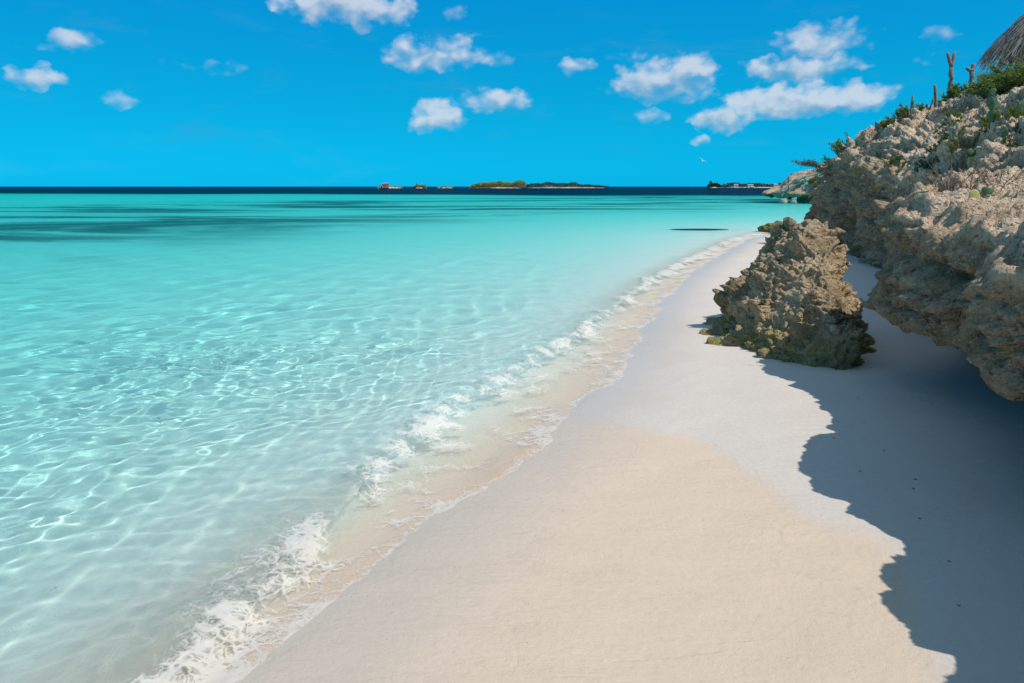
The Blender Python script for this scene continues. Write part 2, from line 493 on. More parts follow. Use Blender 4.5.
# ------------------------------------------------------------------ sea
def build_sea():
    X = axis(-3.4, 1.3, 0.017, -7000, 3000, 1.018, 1.05)
    Y = axis(1.8, 7.0, 0.017, -900, 9000, 1.06, 1.018)
    x, y = np.meshgrid(X, Y, indexing='ij')
    S, arc = signed_dist(x, y, SHORE)
    close = (np.hypot(x, y) < 60) & (S < 3)
    def nz(px, py, sc, seed=0, octv=3):               # noise only where it can be seen
        o = np.zeros_like(x)
        o[close] = noise2((px + 0 * x)[close], (py + 0 * x)[close], sc, seed, octv)
        return o
    ground = sand_height(x, y, S)
    ground[close] += sand_swell(x[close], y[close])
    sx = np.gradient(X)[:, None]
    sy = np.gradient(Y)[None, :]
    sp = np.maximum(sx, sy) * np.ones_like(x)
    rng = np.random.RandomState(23)
    h = np.zeros_like(x)
    wx = x + 0.22 * nz(x, y, 0.55, 21)
    wy = y + 0.22 * nz(x, y, 0.55, 22)
    N = 46
    for i in range(N):
        lam = 0.11 * (1.3 / 0.11) ** (i / (N - 1))
        th = R(-35) + rng.normal(0, 0.95)
        k = 2 * math.pi / lam
        amp = 0.0082 * lam ** 1.1 * rng.uniform(0.6, 1.3) / 1.9
        ph = rng.uniform(0, 6.28)
        fade = sstep(lam / sp, 2.5, 6.0)
        c = np.cos(k * (wx * math.cos(th) + wy * math.sin(th)) + ph)
        h += amp * fade * (c + 0.25 * c * c)
    grp = 0.95 + 0.28 * nz(x, y, 0.35, 31)
    deepf = sstep(-S, 0.6, 2.2)
    h = h * grp * (0.70 + 0.30 * deepf) * sstep(-S, 0.1, 0.6)
    # the little bore rolling in behind the wash
    bore_at = -np.interp(y, [1.5, 2.2, 3, 4, 5.2, 7, 10, 14, 30], [.25, .32, .46, .76, .92, .85, .62, .5, .45]) + 0.6 * 0.22 * nz(arc, 0, 0.6, 41) + 0.06 * nz(x, y, 3.5, 43)
    q = S - bore_at
    bore = 0.055 * np.where(q < 0, np.exp(-(q / 0.38) ** 2), np.exp(-(q / 0.10) ** 2))
    nearshore = np.exp(-np.clip(y - 26, 0, None) / 6)
    front = 0.20 * nz(arc, 0, 0.75, 51) + 0.10 * nz(arc, 0, 2.6, 52) + 0.05 * nz(x, y, 9.0, 53)
    e = front - S                                     # >0 : wetted side of the wash edge
    film = 0.011 * (1 - np.exp(-np.clip(e, 0, None) / 0.13)) + 0.004 * nz(x, y, 7.0, 61) * sstep(e, 0.0, 0.25)
    wash = ground + film
    level = np.maximum(0.0 + h, -9)
    sea_z = np.maximum(level + bore, wash * 1.0)
    zz = np.where(S > -0.75, np.maximum(wash, level + bore - 0.02), sea_z)
    tt = sstep(S, -1.1, -0.6)
    zz = sea_z * (1 - tt) + np.maximum(wash, level + bore - 0.035) * tt
    zz = np.where(e > 0, np.maximum(zz * sstep(e, 0, 0.3) + (ground + film) * (1 - sstep(e, 0, 0.3)), ground + film), ground + np.maximum(e, -3) * 0.10)
    # foam coverage
    n1 = nz(x, y, 5.0, 71, 4)
    n2 = nz(x, y, 1.6, 72, 3)
    edge = np.exp(-np.clip(e, 0, None) / (0.045 + 0.09 * np.clip(n2 + 0.45, 0, 1))) * (e > -0.02)
    band = sstep(e, 0.0, 0.10) * sstep(q, -0.42, 0.05)
    crest = np.exp(-((q - 0.02) / 0.10) ** 2)
    foam = edge * (0.66 + 0.7 * n1) + band * (0.17 + 0.5 * n2 + 0.6 * n1) + crest * (0.34 + 0.12 * n2 + 0.45 * n1) * sstep(y, 2.2, 3.6)
    foam = np.clip(foam, 0, 1) * nearshore
    foam = np.clip(foam * (1 + 0.9 * sstep(y, 9, 18)), 0, 1)    # the wash breaks thicker far down the beach
    nx, ny = len(X), len(Y)
    V = np.stack([x.ravel(), y.ravel(), zz.ravel()], 1)
    F = grid_faces(nx, ny)
    # the open water bends light; the wash in front of the bore is only a film, a sheet of its own
    qc = (q[:-1, :-1] + q[1:, :-1] + q[1:, 1:] + q[:-1, 1:]).ravel() / 4
    ec = np.maximum(np.maximum(e[:-1, :-1], e[1:, :-1]), np.maximum(e[1:, 1:], e[:-1, 1:])).ravel()
    beyond = (y[:-1, :-1].ravel() > 26) | (y[:-1, :-1].ravel() < -9)
    out = []
    for name, sel in (('sea', (qc <= 0.03) | (beyond & (ec > 0))), ('wash', (qc > 0.03) & (ec > 0) & ~beyond)):
        Fs = F[sel]
        used = np.unique(Fs)
        remap = np.zeros(nx * ny, dtype=np.int64)
        remap[used] = np.arange(len(used))
        me = mesh_np(name, V[used], remap[Fs])
        add_attr(me, 'foam', foam.ravel()[used])
        add_attr(me, 'shore', S.ravel()[used])
        add_attr(me, 'edge', e.ravel()[used])
        add_attr(me, 'depth', np.clip(zz - ground, 0, None).ravel()[used])
        out.append(me)
    return out

def sea_material(film=False):
    m, t, out = new_mat('wash_water' if film else 'sea_water')
    geo = t.node('ShaderNodeNewGeometry').outputs['Position']
    S = t.attr('shore')
    off = t.math('MULTIPLY', S, -1.0)
    far = t.smooth(off, 2.0, 14.0)
    hb = t.noise(t.scalev(geo, (0.75, 1.6, 1)), 1.7, 5, 0.6, 0.4)
    nb = t.node('ShaderNodeBump')
    nb.inputs['Distance'].default_value = 0.11
    t.put(nb.inputs['Strength'], t.math('MULTIPLY', far, 0.75))
    t.put(nb.inputs['Height'], hb)
    refr = t.node('ShaderNodeBsdfTransparent' if film else 'ShaderNodeBsdfRefraction')
    dep = t.attr('depth')
    cc = t.node('ShaderNodeCombineColor')                 # Beer's law through the water below this point
    for i, k in enumerate((0.84, 0.074, 0.070)):
        t.put(cc.inputs[i], t.math('EXPONENT', t.math('MULTIPLY', dep, -k)))
    t.put(refr.inputs['Color'], cc.outputs[0])
    if not film:
        refr.inputs['Roughness'].default_value = 0.0
        refr.inputs['IOR'].default_value = 1.333
        t.put(refr.inputs['Normal'], nb.outputs[0])
    gl = t.node('ShaderNodeBsdfGlossy')
    gl.inputs['Roughness'].default_value = 0.06
    gl.inputs['Color'].default_value = (1, 1, 1, 1)
    t.put(gl.inputs['Normal'], nb.outputs[0])
    fr = t.node('ShaderNodeFresnel')
    fr.inputs['IOR'].default_value = 1.333
    t.put(fr.inputs['Normal'], nb.outputs[0])
    frf = t.math('MINIMUM', t.math('MULTIPLY', fr.outputs[0], 0.42), 0.085)
    bf = t.node('ShaderNodeNewGeometry').outputs['Backfacing']     # from below: full internal reflection
    frf = t.math('ADD', t.math('MULTIPLY', bf, fr.outputs[0]), t.math('MULTIPLY', t.math('SUBTRACT', 1.0, bf), frf))
    mx = t.node('ShaderNodeMixShader')
    t.put(mx.inputs[0], frf)
    # light scattered back by deep clear water
    sc = t.node('ShaderNodeBsdfDiffuse')
    sc.inputs['Color'].default_value = (0.0, 0.010, 0.036, 1)
    mxs = t.node('ShaderNodeMixShader')
    t.put(mxs.inputs[0], t.math('SUBTRACT', 1.0, t.math('EXPONENT', t.math('MULTIPLY', dep, -0.05))))
    t.l.new(refr.outputs[0], mxs.inputs[1])
    t.l.new(sc.outputs[0], mxs.inputs[2])
    t.l.new(mxs.outputs[0], mx.inputs[1])
    t.l.new(gl.outputs[0], mx.inputs[2])
    # foam
    foam = t.attr('foam')
    cell = t.voro(geo, 26, 'SMOOTH_F1')
    fz = t.noise(geo, 12, 6, 0.68, 0.6)
    wg = t.vmath('ADD', geo, t.vmath('MULTIPLY', t.noise(geo, 7.0, 4, 0.6, 0, out=1), (0.16, 0.16, 0.0)))
    l1 = t.smooth(t.voro(wg, 11.0, 'DISTANCE_TO_EDGE'), 0.16, 0.0)
    l2 = t.smooth(t.voro(wg, 31.0, 'DISTANCE_TO_EDGE'), 0.22, 0.0)
    lace = t.math('MAXIMUM', t.math('MULTIPLY', l1, 0.9), t.math('MULTIPLY', l2, 0.65))
    f = t.math('ADD', foam, t.math('MULTIPLY_ADD', lace, 0.50, -0.22))
    f = t.math('ADD', f, t.math('MULTIPLY_ADD', fz, 1.1, -0.55))
    fm = t.math('MULTIPLY', t.smooth(f, 0.18, 0.80), t.smooth(foam, 0.03, 0.22))
    fb = t.node('ShaderNodeBsdfPrincipled')
    fb.inputs['Base Color'].default_value = (0.80, 0.73, 0.64, 1)
    fb.inputs['Roughness'].default_value = 0.6
    t.put(fb.inputs['Normal'], t.bump(t.math('ADD', fz, cell), 0.4, 0.015))
    mx2 = t.node('ShaderNodeMixShader')
    t.put(mx2.inputs[0], t.math('MULTIPLY', fm, 0.60))
    t.l.new(mx.outputs[0], mx2.inputs[1])
    t.l.new(fb.outputs[0], mx2.inputs[2])
    t.l.new(mx2.outputs[0], out.inputs[0])
    return m

sand = link('sand', build_sand(), sand_material())
tag(sand, kind='structure')
sand.cycles.is_caustics_receiver = True
sea_me, wash_me = build_sea()
sea = link('sea', sea_me, sea_material())
tag(sea, kind='structure')
wash = link('wash', wash_me, sea_material(True))
tag(wash, kind='structure')
sea.cycles.is_caustics_caster = True

# ------------------------------------------------------------------ limestone
def rock_material(name, light, mid, dark, stain=0.5, algae=None, pit=1.0, scale=1.0, seed=0.0):
    m, t, out = new_mat(name)
    geo = t.node('ShaderNodeNewGeometry').outputs['Position']
    geo = t.vmath('ADD', geo, (seed, seed * 1.7, seed * 0.6))
    geo = t.scalev(geo, (scale, scale, scale))
    a = t.noise(geo, 2.3, 8, 0.66, 0.6)
    b = t.noise(geo, 11.0, 7, 0.70, 0.4)
    c = t.noise(geo, 0.8, 5, 0.6, 0.3)
    g = t.noise(geo, 60.0, 5, 0.75)
    v1 = t.math('MULTIPLY_ADD', b, 0.6, t.math('MULTIPLY', a, 0.55))
    col = t.mix(t.smooth(v1, 0.46, 0.68), mid, light)
    # patches of dark weathering film and lichens
    s1 = t.math('MULTIPLY_ADD', c, 0.5, t.math('MULTIPLY_ADD', b, 0.35, t.math('MULTIPLY', g, 0.25)))
    col = t.mix(t.math('MULTIPLY', t.smooth(s1, 0.555, 0.64), stain), col, dark)
    pk = t.voro(t.vmath('ADD', geo, t.vmath('MULTIPLY', t.noise(geo, 14.0, 2, 0.5, 0, out=1), (0.10, 0.10, 0.10))), 12.0, 'F1')
    pkm = t.math('MULTIPLY', t.smooth(pk, 0.30, 0.16), t.smooth(t.noise(geo, 3.1, 3), 0.44, 0.58))  # lichen speckles, and the shade of small pits put into the colour
    col = t.mix(t.math('MULTIPLY', pkm, 0.7), col, dark)
    # darker brown patches over the undercut and face, up to the rim
    wz = t.math('MULTIPLY', t.attr('face_tone'), t.smooth(t.math('MULTIPLY_ADD', a, 0.6, t.math('MULTIPLY', b, 0.6)), 0.44, 0.66))
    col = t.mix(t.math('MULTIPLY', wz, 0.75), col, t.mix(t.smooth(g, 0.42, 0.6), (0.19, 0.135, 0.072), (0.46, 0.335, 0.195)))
    # ochre staining
    o = t.noise(t.vmath('ADD', geo, (7.3, 1.1, 4.0)), 1.7, 6, 0.65, 0.5)
    col = t.mix(t.math('MULTIPLY', t.smooth(o, 0.52, 0.70), 0.45), col, (0.40, 0.27, 0.13))
    # pits
    w1 = t.vmath('ADD', geo, t.vmath('MULTIPLY', t.noise(geo, 9.0, 3, 0.6, 0, out=1), (0.16, 0.16, 0.16)))
    p1 = t.voro(w1, 15.0, 'F1')
    p2 = t.voro(w1, 41.0, 'F1')
    h = t.math('ADD', t.math('MULTIPLY', t.smooth(p1, 0.10, 0.50), 1.0), t.math('MULTIPLY', t.smooth(p2, 0.1, 0.5), 0.45))
    h = t.math('ADD', h, t.math('MULTIPLY', b, 1.5))
    h = t.math('ADD', h, t.math('MULTIPLY', g, 0.7))
    nb = t.bump(h, 0.85 * pit, 0.06)
    col = t.mix(t.math('MULTIPLY', t.smooth(g, 0.52, 0.66), 0.30), col, mid)
    if algae:
        sepz = t.node('ShaderNodeSeparateXYZ')
        t.put(sepz.inputs[0], t.node('ShaderNodeNewGeometry').outputs['Position'])
        hgt = t.math('MULTIPLY_ADD', t.math('SUBTRACT', a, 0.5), 0.75, sepz.outputs[2])
        mask = t.math('MULTIPLY', t.smooth(hgt, algae[1], algae[0]), t.smooth(b, 0.42, 0.58))
        gcol = t.mix(t.smooth(g, 0.4, 0.62), (0.15, 0.18, 0.03), (0.50, 0.44, 0.10))
        col = t.mix(t.math('MULTIPLY', mask, 0.85), col, gcol)
    principled(t, out, col, 0.92, 0.12, nb)
    return m

def grid_normals(G):
    du = np.gradient(G, axis=0)
    dv = np.gradient(G, axis=1)
    n = np.cross(du, dv)
    n /= np.linalg.norm(n, axis=2, keepdims=True) + 1e-12
    return n

def coral_disp(P, seed, big=0.30, mid=0.11, pits=0.07, fine=0.02, bigs=0.8):
    d = big * fbm(P * bigs, 2, seed)
    # broken slabs: sharp steps in a field drawn out along the bedding
    B = np.stack([P[:, 0] * 0.9, P[:, 1] * 0.6 + P[:, 2] * 0.25, P[:, 2] * 1.5 - P[:, 1] * 0.2], 1)
    wB = B + 0.16 * np.stack([vnoise(P * 2.7, seed + 21), vnoise(P * 2.7, seed + 22), vnoise(P * 2.7, seed + 23)], 1)
    b = fbm(wB * 1.7 * bigs / 0.8, 3, seed + 11, 0.45) * 3.6
    fr = b - np.floor(b)
    d += mid * 0.75 * (np.floor(b) + sstep(fr, 0.30, 0.62))
    # bedding ledges
    zb = (P[:, 2] + 0.16 * P[:, 0] - 0.10 * P[:, 1] + 0.20 * vnoise(P * 1.1, seed + 51) + 0.05 * vnoise(P * 5.0, seed + 52)) * 3.4
    fz = zb - np.floor(zb)
    lay = 0.4 + 0.6 * ((_hash(np.floor(zb).astype(np.int64), np.zeros(len(P), np.int64), np.zeros(len(P), np.int64), seed) & np.uint32(255)) / 255.0)
    d += mid * 0.55 * lay * sstep(fz, 0.0, 0.18) * sstep(-fz, -1.0, -0.55) * sstep(vnoise(P * 0.9, seed + 53), -0.3, 0.2)
    d += mid * 0.28 * fbm(P * 5.0, 4, seed + 12, 0.6, ridged=True)
    wq = P + 0.035 * np.stack([vnoise(P * 11, seed + 24), vnoise(P * 11, seed + 25), vnoise(P * 11, seed + 26)], 1)
    sel = sstep(vnoise(P * 1.3, seed + 33), 0.0, 0.25)
    w1 = worley(wq * 3.1, seed + 31)
    d -= pits * 1.7 * sstep(w1, 0.34, 0.20) * sel
    w2 = worley(wq * 8.0, seed + 32)
    d -= pits * 0.60 * sstep(w2, 0.42, 0.28) * sstep(vnoise(P * 2.1, seed + 35), -0.25, 0.1)
    w3 = worley(wq * 19.0, seed + 34)
    d -= pits * 0.30 * sstep(w3, 0.48, 0.28)
    d += fine * fbm(P * 17, 3, seed + 41, 0.6)
    return d

def worley2(p, seed=0):
    pi = np.floor(p).astype(np.int64)
    a = np.full(len(p), 9.0)
    b = np.full(len(p), 9.0)
    for dx in (-1, 0, 1):
        for dy in (-1, 0, 1):
            for dz in (-1, 0, 1):
                c = pi + np.array([dx, dy, dz])
                h = _hash(c[:, 0], c[:, 1], c[:, 2], seed)
                q = np.stack([(h & np.uint32(1023)) / 1023.0, ((h >> np.uint32(10)) & np.uint32(1023)) / 1023.0,
                              ((h >> np.uint32(20)) & np.uint32(1023)) / 1023.0], 1)
                dd = ((c + q - p) ** 2).sum(1)
                b = np.where(dd < a, a, np.minimum(b, dd))
                a = np.minimum(a, dd)
    return np.sqrt(a), np.sqrt(b)

def cracks(P, sc, seed, width):
    wp = P * sc + 0.45 * np.stack([vnoise(P * sc * 1.7, seed), vnoise(P * sc * 1.7, seed + 1), vnoise(P * sc * 1.7, seed + 2)], 1)
    a, b = worley2(wp, seed + 3)
    return sstep(a - b, -width, 0.0)

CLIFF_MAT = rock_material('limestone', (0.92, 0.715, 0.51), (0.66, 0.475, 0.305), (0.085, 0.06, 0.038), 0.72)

# rim stations: y, rim x, rim z, lip z, undercut depth, shoulder rise, shoulder length, inland slope
CL = np.array([
    (-9, 1.24, 1.28, 0.8, 2, 0.4, 0.5, 0.06),
    (-3, 1.69, 1.28, 0.8, 1.949, 0.4, 0.5, 0.06),
    (0, 1.89, 1.28, 0.8, 1.924, 0.4, 0.5, 0.06),
    (1, 1.99, 1.28, 0.8, 1.915, 0.4, 0.5, 0.06),
    (1.41, 2.12, 1.28, 0.8, 1.912, 0.4, 0.5, 0.06),
    (1.57, 2.15, 1.28, 0.8, 1.91, 0.4, 0.5, 0.06),
    (1.64, 2.26, 1.28, 0.8, 1.91, 0.4, 0.5, 0.06),
    (1.72, 2.23, 1.28, 0.8, 1.909, 0.4, 0.5, 0.06),
    (2.02, 2.28, 1.28, 0.8, 1.907, 0.4, 0.5, 0.06),
    (2.25, 2.35, 1.28, 0.8, 1.905, 0.4, 0.5, 0.06),
    (2.3, 2.46, 1.28, 0.8, 1.904, 0.4, 0.5, 0.06),
    (2.47, 2.48, 1.28, 0.8, 1.903, 0.4, 0.5, 0.06),
    (2.64, 2.47, 1.28, 0.8, 1.901, 0.4, 0.5, 0.06),
    (2.78, 2.41, 1.28, 0.8, 1.9, 0.4, 0.5, 0.06),
    (3.14, 2.45, 1.282, 0.728, 1.838, 0.396, 0.5, 0.06),
    (3.65, 2.68, 1.291, 0.62, 1.745, 0.381, 0.5, 0.06),
    (4.22, 3.02, 1.302, 0.607, 1.64, 0.363, 0.5, 0.06),
    (4.72, 3.22, 1.339, 0.605, 1.55, 0.348, 0.5, 0.06),
    (5.14, 3.17, 1.388, 0.614, 1.42, 0.318, 0.5, 0.06),
    (5.55, 3.2, 1.47, 0.601, 1.19, 0.254, 0.5, 0.06),
    (5.85, 3.35, 1.522, 0.564, 1.03, 0.208, 0.5, 0.06),
    (6.1, 3.76, 1.527, 0.533, 0.87, 0.187, 0.5, 0.06),
    (6.4, 4.12, 1.522, 0.4, 0.68, 0.167, 0.5, 0.06),
    (6.9, 4.55, 1.6, 0.2, 0.35, 0.18, 0.6, 0.09),
    (8.4, 5.3, 1.45, 0.12, 0.3, 0.28, 0.6, 0.26),
    (11, 6.5, 1.6, 0.1, 0.25, 0.85, 0.6, 0.36),
    (14, 7.55, 1.7, 0.1, 0.25, 0.95, 0.8, 0.3),
    (15.6, 7.95, 2.02, 0.1, 0.25, 0.95, 0.8, 0.26),
    (17.5, 8.3, 2.4, 0.1, 0.25, 0.85, 0.85, 0.22),
    (19, 8.55, 2.4, 0.1, 0.25, 0.7, 0.8, 0.2),
    (20, 8.85, 2.15, 0.1, 0.25, 0.9, 0.8, 0.24),
    (20.8, 9.6, 1.9, 0.1, 0.25, 0.8, 0.8, 0.24),
    (21.6, 11.5, 1.7, 0.1, 0.25, 0.8, 0.9, 0.22),
    (22.6, 15, 1.6, 0.1, 0.25, 0.8, 0.9, 0.2),
    (24.5, 24, 1.6, 0.1, 0.25, 0.8, 0.9, 0.12),
    (27.0, 40.0, 1.6, .10, .25, 0.8, .9, .05)])

def build_cliff():
    cr = catmull([tuple(r[:2]) for r in CL], 16)
    seg = np.hypot(*np.diff(cr, axis=0).T)
    arc = np.concatenate([[0], np.cumsum(seg)])
    # stations: dense where the beach looks at it
    ys = [-9.0]
    yfun = lambda s: np.interp(s, arc, cr[:, 0])
    s, S_list = 0.0, [0.0]
    while s < arc[-1]:
        yy = yfun(s)
        st = 0.10 if yy < 1.5 else 0.018 if yy < 7.0 else 0.032 if yy < 20.8 else 0.12
        s += st
        S_list.append(s)
    Sa = np.array(S_list)
    y = np.interp(Sa, arc, cr[:, 0])
    x = np.interp(Sa, arc, cr[:, 1])
    zr, zl, uc, sh, sl, k = [np.interp(y, CL[:, 0], CL[:, i]) for i in range(2, 8)]
    # profile parameter: undercut -> lip -> face -> rim -> top
    v_under = np.linspace(0, 1, 46)[:-1]
    v_face = np.linspace(0, 1, 84)[:-1]
    Dtop = np.concatenate([np.arange(0, 3.6, 0.026), 3.6 + 0.05 * (1.05 ** np.arange(0, 72) - 1) / 0.05])
    cols = []
    pu = np.array([(1.15, -0.30, 0), (1.0, 0.02, .0), (.97, 0, .50), (.85, 0, .86), (.35, 0, .98), (0, 0, 1.0)])
    for v in v_under:
        q = v * 5
        fx = np.interp(q, range(6), pu[:, 0])
        fz = np.interp(q, range(6), pu[:, 1])
        fl = np.interp(q, range(6), pu[:, 2])
        cols.append((x + uc * fx, fz + zl * fl))
    for v in v_face:
        jut = sstep(-y, -6.6, -5.9)
        bulge = (1 - jut) * (-0.10 * math.sin(math.pi * min(v * 1.25, 1.0)) + 0.10 * v ** 6) + jut * (-0.03 * math.sin(math.pi * v) - 0.08 * v ** 2)
        lean = 0.10 * np.clip(zr - 1.9, 0, 1) * v
        cols.append((x + bulge + lean, zl + (zr - zl) * v))
    for D in Dtop:
        cols.append((x + 0.10 - 0.18 * jut + D + 0.10 * np.clip(zr - 1.9, 0, 1), zr + sh * (1 - np.exp(-D / sl)) + k * min(D, 3.4) - 0.16 * min(max(D - 4.2, 0), 9)))
    G = np.stack([np.stack([cx, y, cz * np.ones_like(y)], 1) for cx, cz in cols], 1)   # (ns, nv, 3)
    ns, nv = G.shape[:2]
    n = grid_normals(G)
    if n[ns // 3, 80, 0] > 0:
        n = -n
    P = G.reshape(-1, 3)
    N = n.reshape(-1, 3)
    vv = np.tile(np.arange(nv), ns)
    # broad ledges and blocks
    d = coral_disp(P, 3, np.where(P[:, 1] < 8, 0.13, 0.20), np.where(P[:, 1] < 8, 0.13, 0.15), np.where(P[:, 1] < 8, 0.10, 0.16), 0.022, 0.75)
    # swept flutes across the seaward face, leaning like old bedding
    q = np.stack([P[:, 0] * 1.0, (P[:, 1] * 0.8 - P[:, 2] * 1.0) * 5.5, (P[:, 1] + P[:, 2]) * 0.9], 1)
    face = sstep(vv, 40, 60) * sstep(-vv, -150, -125)
    d += face * 0.07 * fbm(q, 3, 77, ridged=True)
    # horizontal ledges near the rim
    st = np.stack([P[:, 0] * 0.7, P[:, 1] * 0.7, P[:, 2] * 6.0], 1)
    d += 0.05 * fbm(st, 2, 91, ridged=True) * face
    d -= 0.075 * cracks(P * np.array([1, 1, 1.7]), 1.25, 301, 0.12) + 0.035 * cracks(P * np.array([1, 1, 1.4]), 3.6, 305, 0.16)
    und = sstep(-vv, -44, -20)
    d *= (1 - 0.75 * und)
    # the top slab stands out over a weathered-back seam, and a few deep joints split the face
    nearc = sstep(-P[:, 1], -8.5, -7.0)
    seam_z = 1.00 + 0.10 * (P[:, 1] - 4.0) + 0.22 * vnoise(P * 0.9, 401) + 0.05 * vnoise(P * 4.0, 402)
    seam = np.exp(-((P[:, 2] - seam_z) / 0.085) ** 2) * sstep(vnoise(P * 1.1, 403), -0.35, 0.0)
    d -= nearc * face * 0.17 * seam
    d -= nearc * (0.3 + 0.7 * face) * 0.16 * cracks(P * np.array([1, 1, 0.45]), 0.85, 411, 0.10)
    d -= (1 - nearc) * 0.12 * cracks(P * np.array([1, 1, 0.6]), 0.6, 415, 0.10)
    lip = np.exp(-((vv - 45) / 9.0) ** 2) * sstep(-P[:, 1], -7.0, -6.0)
    d = d * (1 - 0.6 * lip)
    near_rim = np.exp(-((vv - 128) / 26.0) ** 2) * sstep(-P[:, 1], -7.0, -6.0)
    d = (d - d.mean()) * (1 - 0.5 * near_rim)
    P2 = P + N * d[:, None]
    # a little sideways break-up so that flutes overhang
    P2[:, 2] += 0.05 * vnoise(P * 3.1, 101) * (1 - und)
    F = grid_faces(ns, nv, flip=True)
    me = mesh_np('limestone_cliff', P2, F)
    add_attr(me, 'face_tone', sstep(-vv, -136, -118))
    return me

def build_boulder():
    foot = [(2.64, 8.4), (2.50, 7.5), (2.52, 6.75), (2.72, 6.22), (2.92, 5.90), (3.10, 5.95), (3.42, 6.5), (3.70, 7.1), (3.72, 7.8), (3.45, 8.6), (2.95, 8.8)]
    c = np.array([3.08, 7.4])
    ang = np.array([math.atan2(p[1] - c[1], p[0] - c[0]) for p in foot])
    rad = np.array([math.hypot(p[1] - c[1], p[0] - c[0]) for p in foot])
    o = np.argsort(ang)
    ang, rad = ang[o], rad[o]
    nth, nz = 520, 250
    th = np.linspace(-math.pi, math.pi, nth)
    rr = np.interp(th, np.concatenate([ang - 2 * math.pi, ang, ang + 2 * math.pi]), np.tile(rad, 3))
    v = np.linspace(0, 1, nz)
    zz = np.interp(v, [0, .12, .85, 1], [-0.25, 0.0, 1.22, 1.30])
    rs = np.interp(v, [0, .12, .30, .50, .68, .82, .93, 1.0], [1.05, 1.0, .90, .74, .53, .35, .20, 0.0])
    cx = c[0] + 0.26 * np.clip(zz, 0, 2) / 1.3
    cyy = c[1] + 0.55 * np.clip(zz, 0, 2) / 1.3
    G = np.zeros((nth, nz, 3))
    G[:, :, 0] = cx[None] + np.cos(th)[:, None] * rr[:, None] * rs[None]
    G[:, :, 1] = cyy[None] + np.sin(th)[:, None] * rr[:, None] * rs[None]
    G[:, :, 2] = zz[None]
    n = grid_normals(G)
    n[:, -1] = (0, 0, 1)
    if n[nth // 2, nz // 2, 0] > 0:
        n[:, :-1] = -n[:, :-1]
    P = G.reshape(-1, 3)
    d = coral_disp(P, 57, 0.14, 0.060, 0.065, 0.014, 1.2)
    w = worley(P * np.array([2.6, 2.6, 2.0]) + 3.3, 61)
    d -= 0.03 * cracks(P, 3.2, 311, 0.16)
    d -= 0.16 * sstep(w, 0.30, 0.14)
    apex = np.tile(sstep(-np.arange(nz) / nz, -1.0, -0.93), nth)
    P2 = P + n.reshape(-1, 3) * (d * (0.25 + 0.75 * apex))[:, None]
    # the seam must close
    P2 = P2.reshape(nth, nz, 3)
    P2[-1] = P2[0]
    P2[:, -1] = P2[:, -1].mean(0)
    me = mesh_np('boulder', P2.reshape(-1, 3), grid_faces(nth, nz))
    bm = bmesh.new()
    bm.from_mesh(me)
    bmesh.ops.remove_doubles(bm, verts=bm.verts, dist=1e-5)
    bmesh.ops.recalc_face_normals(bm, faces=bm.faces)
    for f in bm.faces:
        f.smooth = True
    bm.to_mesh(me)
    bm.free()
    return me

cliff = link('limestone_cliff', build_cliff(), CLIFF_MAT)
tag(cliff, 'long pale pitted limestone cliff with an undercut overhang along the right side of the beach', 'cliff')
boulder = link('boulder', build_boulder(), rock_material('boulder_rock', (0.70, 0.53, 0.33), (0.44, 0.315, 0.18), (0.065, 0.048, 0.03), 0.75, (0.05, 0.42), 1.0, 1.15, 3.1))
tag(boulder, 'big brown pitted boulder with green algae at its foot standing on the sand', 'boulder')
#__REST__
# ------------------------------------------------------------------ building blocks for plants and small things
from mathutils.bvhtree import BVHTree
def bvh_of(o):
    me = o.data
    return BVHTree.FromPolygons([v.co for v in me.vertices], [tuple(p.vertices) for p in me.polygons])

class MB:
    """collects triangles and quads of one part"""
    def __init__(self):
        self.v, self.f = [], []
    def add(self, V, F):
        b = len(self.v)
        self.v.extend([tuple(p) for p in V])
        self.f.extend([tuple(b + i for i in q) for q in F])
    def tube(self, pts, rad, n=6, cap=True):
        P = [Vector(p) for p in pts]
        V, F = [], []
        for i, p in enumerate(P):
            t = (P[min(i + 1, len(P) - 1)] - P[max(i - 1, 0)]).normalized()
            a = t.orthogonal().normalized() if abs(t.z) > 0.9 else t.cross(Vector((0, 0, 1))).normalized()
            b = t.cross(a)
            r = rad[i] if isinstance(rad, (list, tuple)) else rad
            for k in range(n):
                an = 2 * math.pi * k / n
                V.append(p + (a * math.cos(an) + b * math.sin(an)) * r)
        for i in range(len(P) - 1):
            for k in range(n):
                F.append((i * n + k, i * n + (k + 1) % n, (i + 1) * n + (k + 1) % n, (i + 1) * n + k))
        if cap:
            F.append(tuple(range(n - 1, -1, -1)))
            F.append(tuple((len(P) - 1) * n + k for k in range(n)))
        self.add(V, F)
    def leaf(self, c, d, up, L, W):
        d = Vector(d).normalized()
        s = d.cross(Vector(up))
        s = s.normalized() if s.length > 1e-4 else d.orthogonal().normalized()
        n = s.cross(d)
        c = Vector(c)
        self.add([c, c + d * L * 0.45 + s * W * 0.5 + n * W * 0.12, c + d * L, c + d * L * 0.45 - s * W * 0.5 + n * W * 0.12], [(0, 1, 2), (0, 2, 3)])
    def box(self, x0, x1, y0, y1, z0, z1):
        V = [(x, y, z) for x in (x0, x1) for y in (y0, y1) for z in (z0, z1)]
        self.add(V, [(0, 1, 3, 2), (4, 6, 7, 5), (0, 4, 5, 1), (2, 3, 7, 6), (0, 2, 6, 4), (1, 5, 7, 3)])
    def build(self, name, mat, parent=None, smooth=False):
        me = bpy.data.meshes.new(name)
        me.from_pydata(self.v, [], self.f)
        if smooth:
            for p in me.polygons:
                p.use_smooth = True
        me.update()
        return link(name, me, mat, parent)

def rv(a=1.0):
    return Vector((random.uniform(-a, a), random.uniform(-a, a), random.uniform(-a, a)))

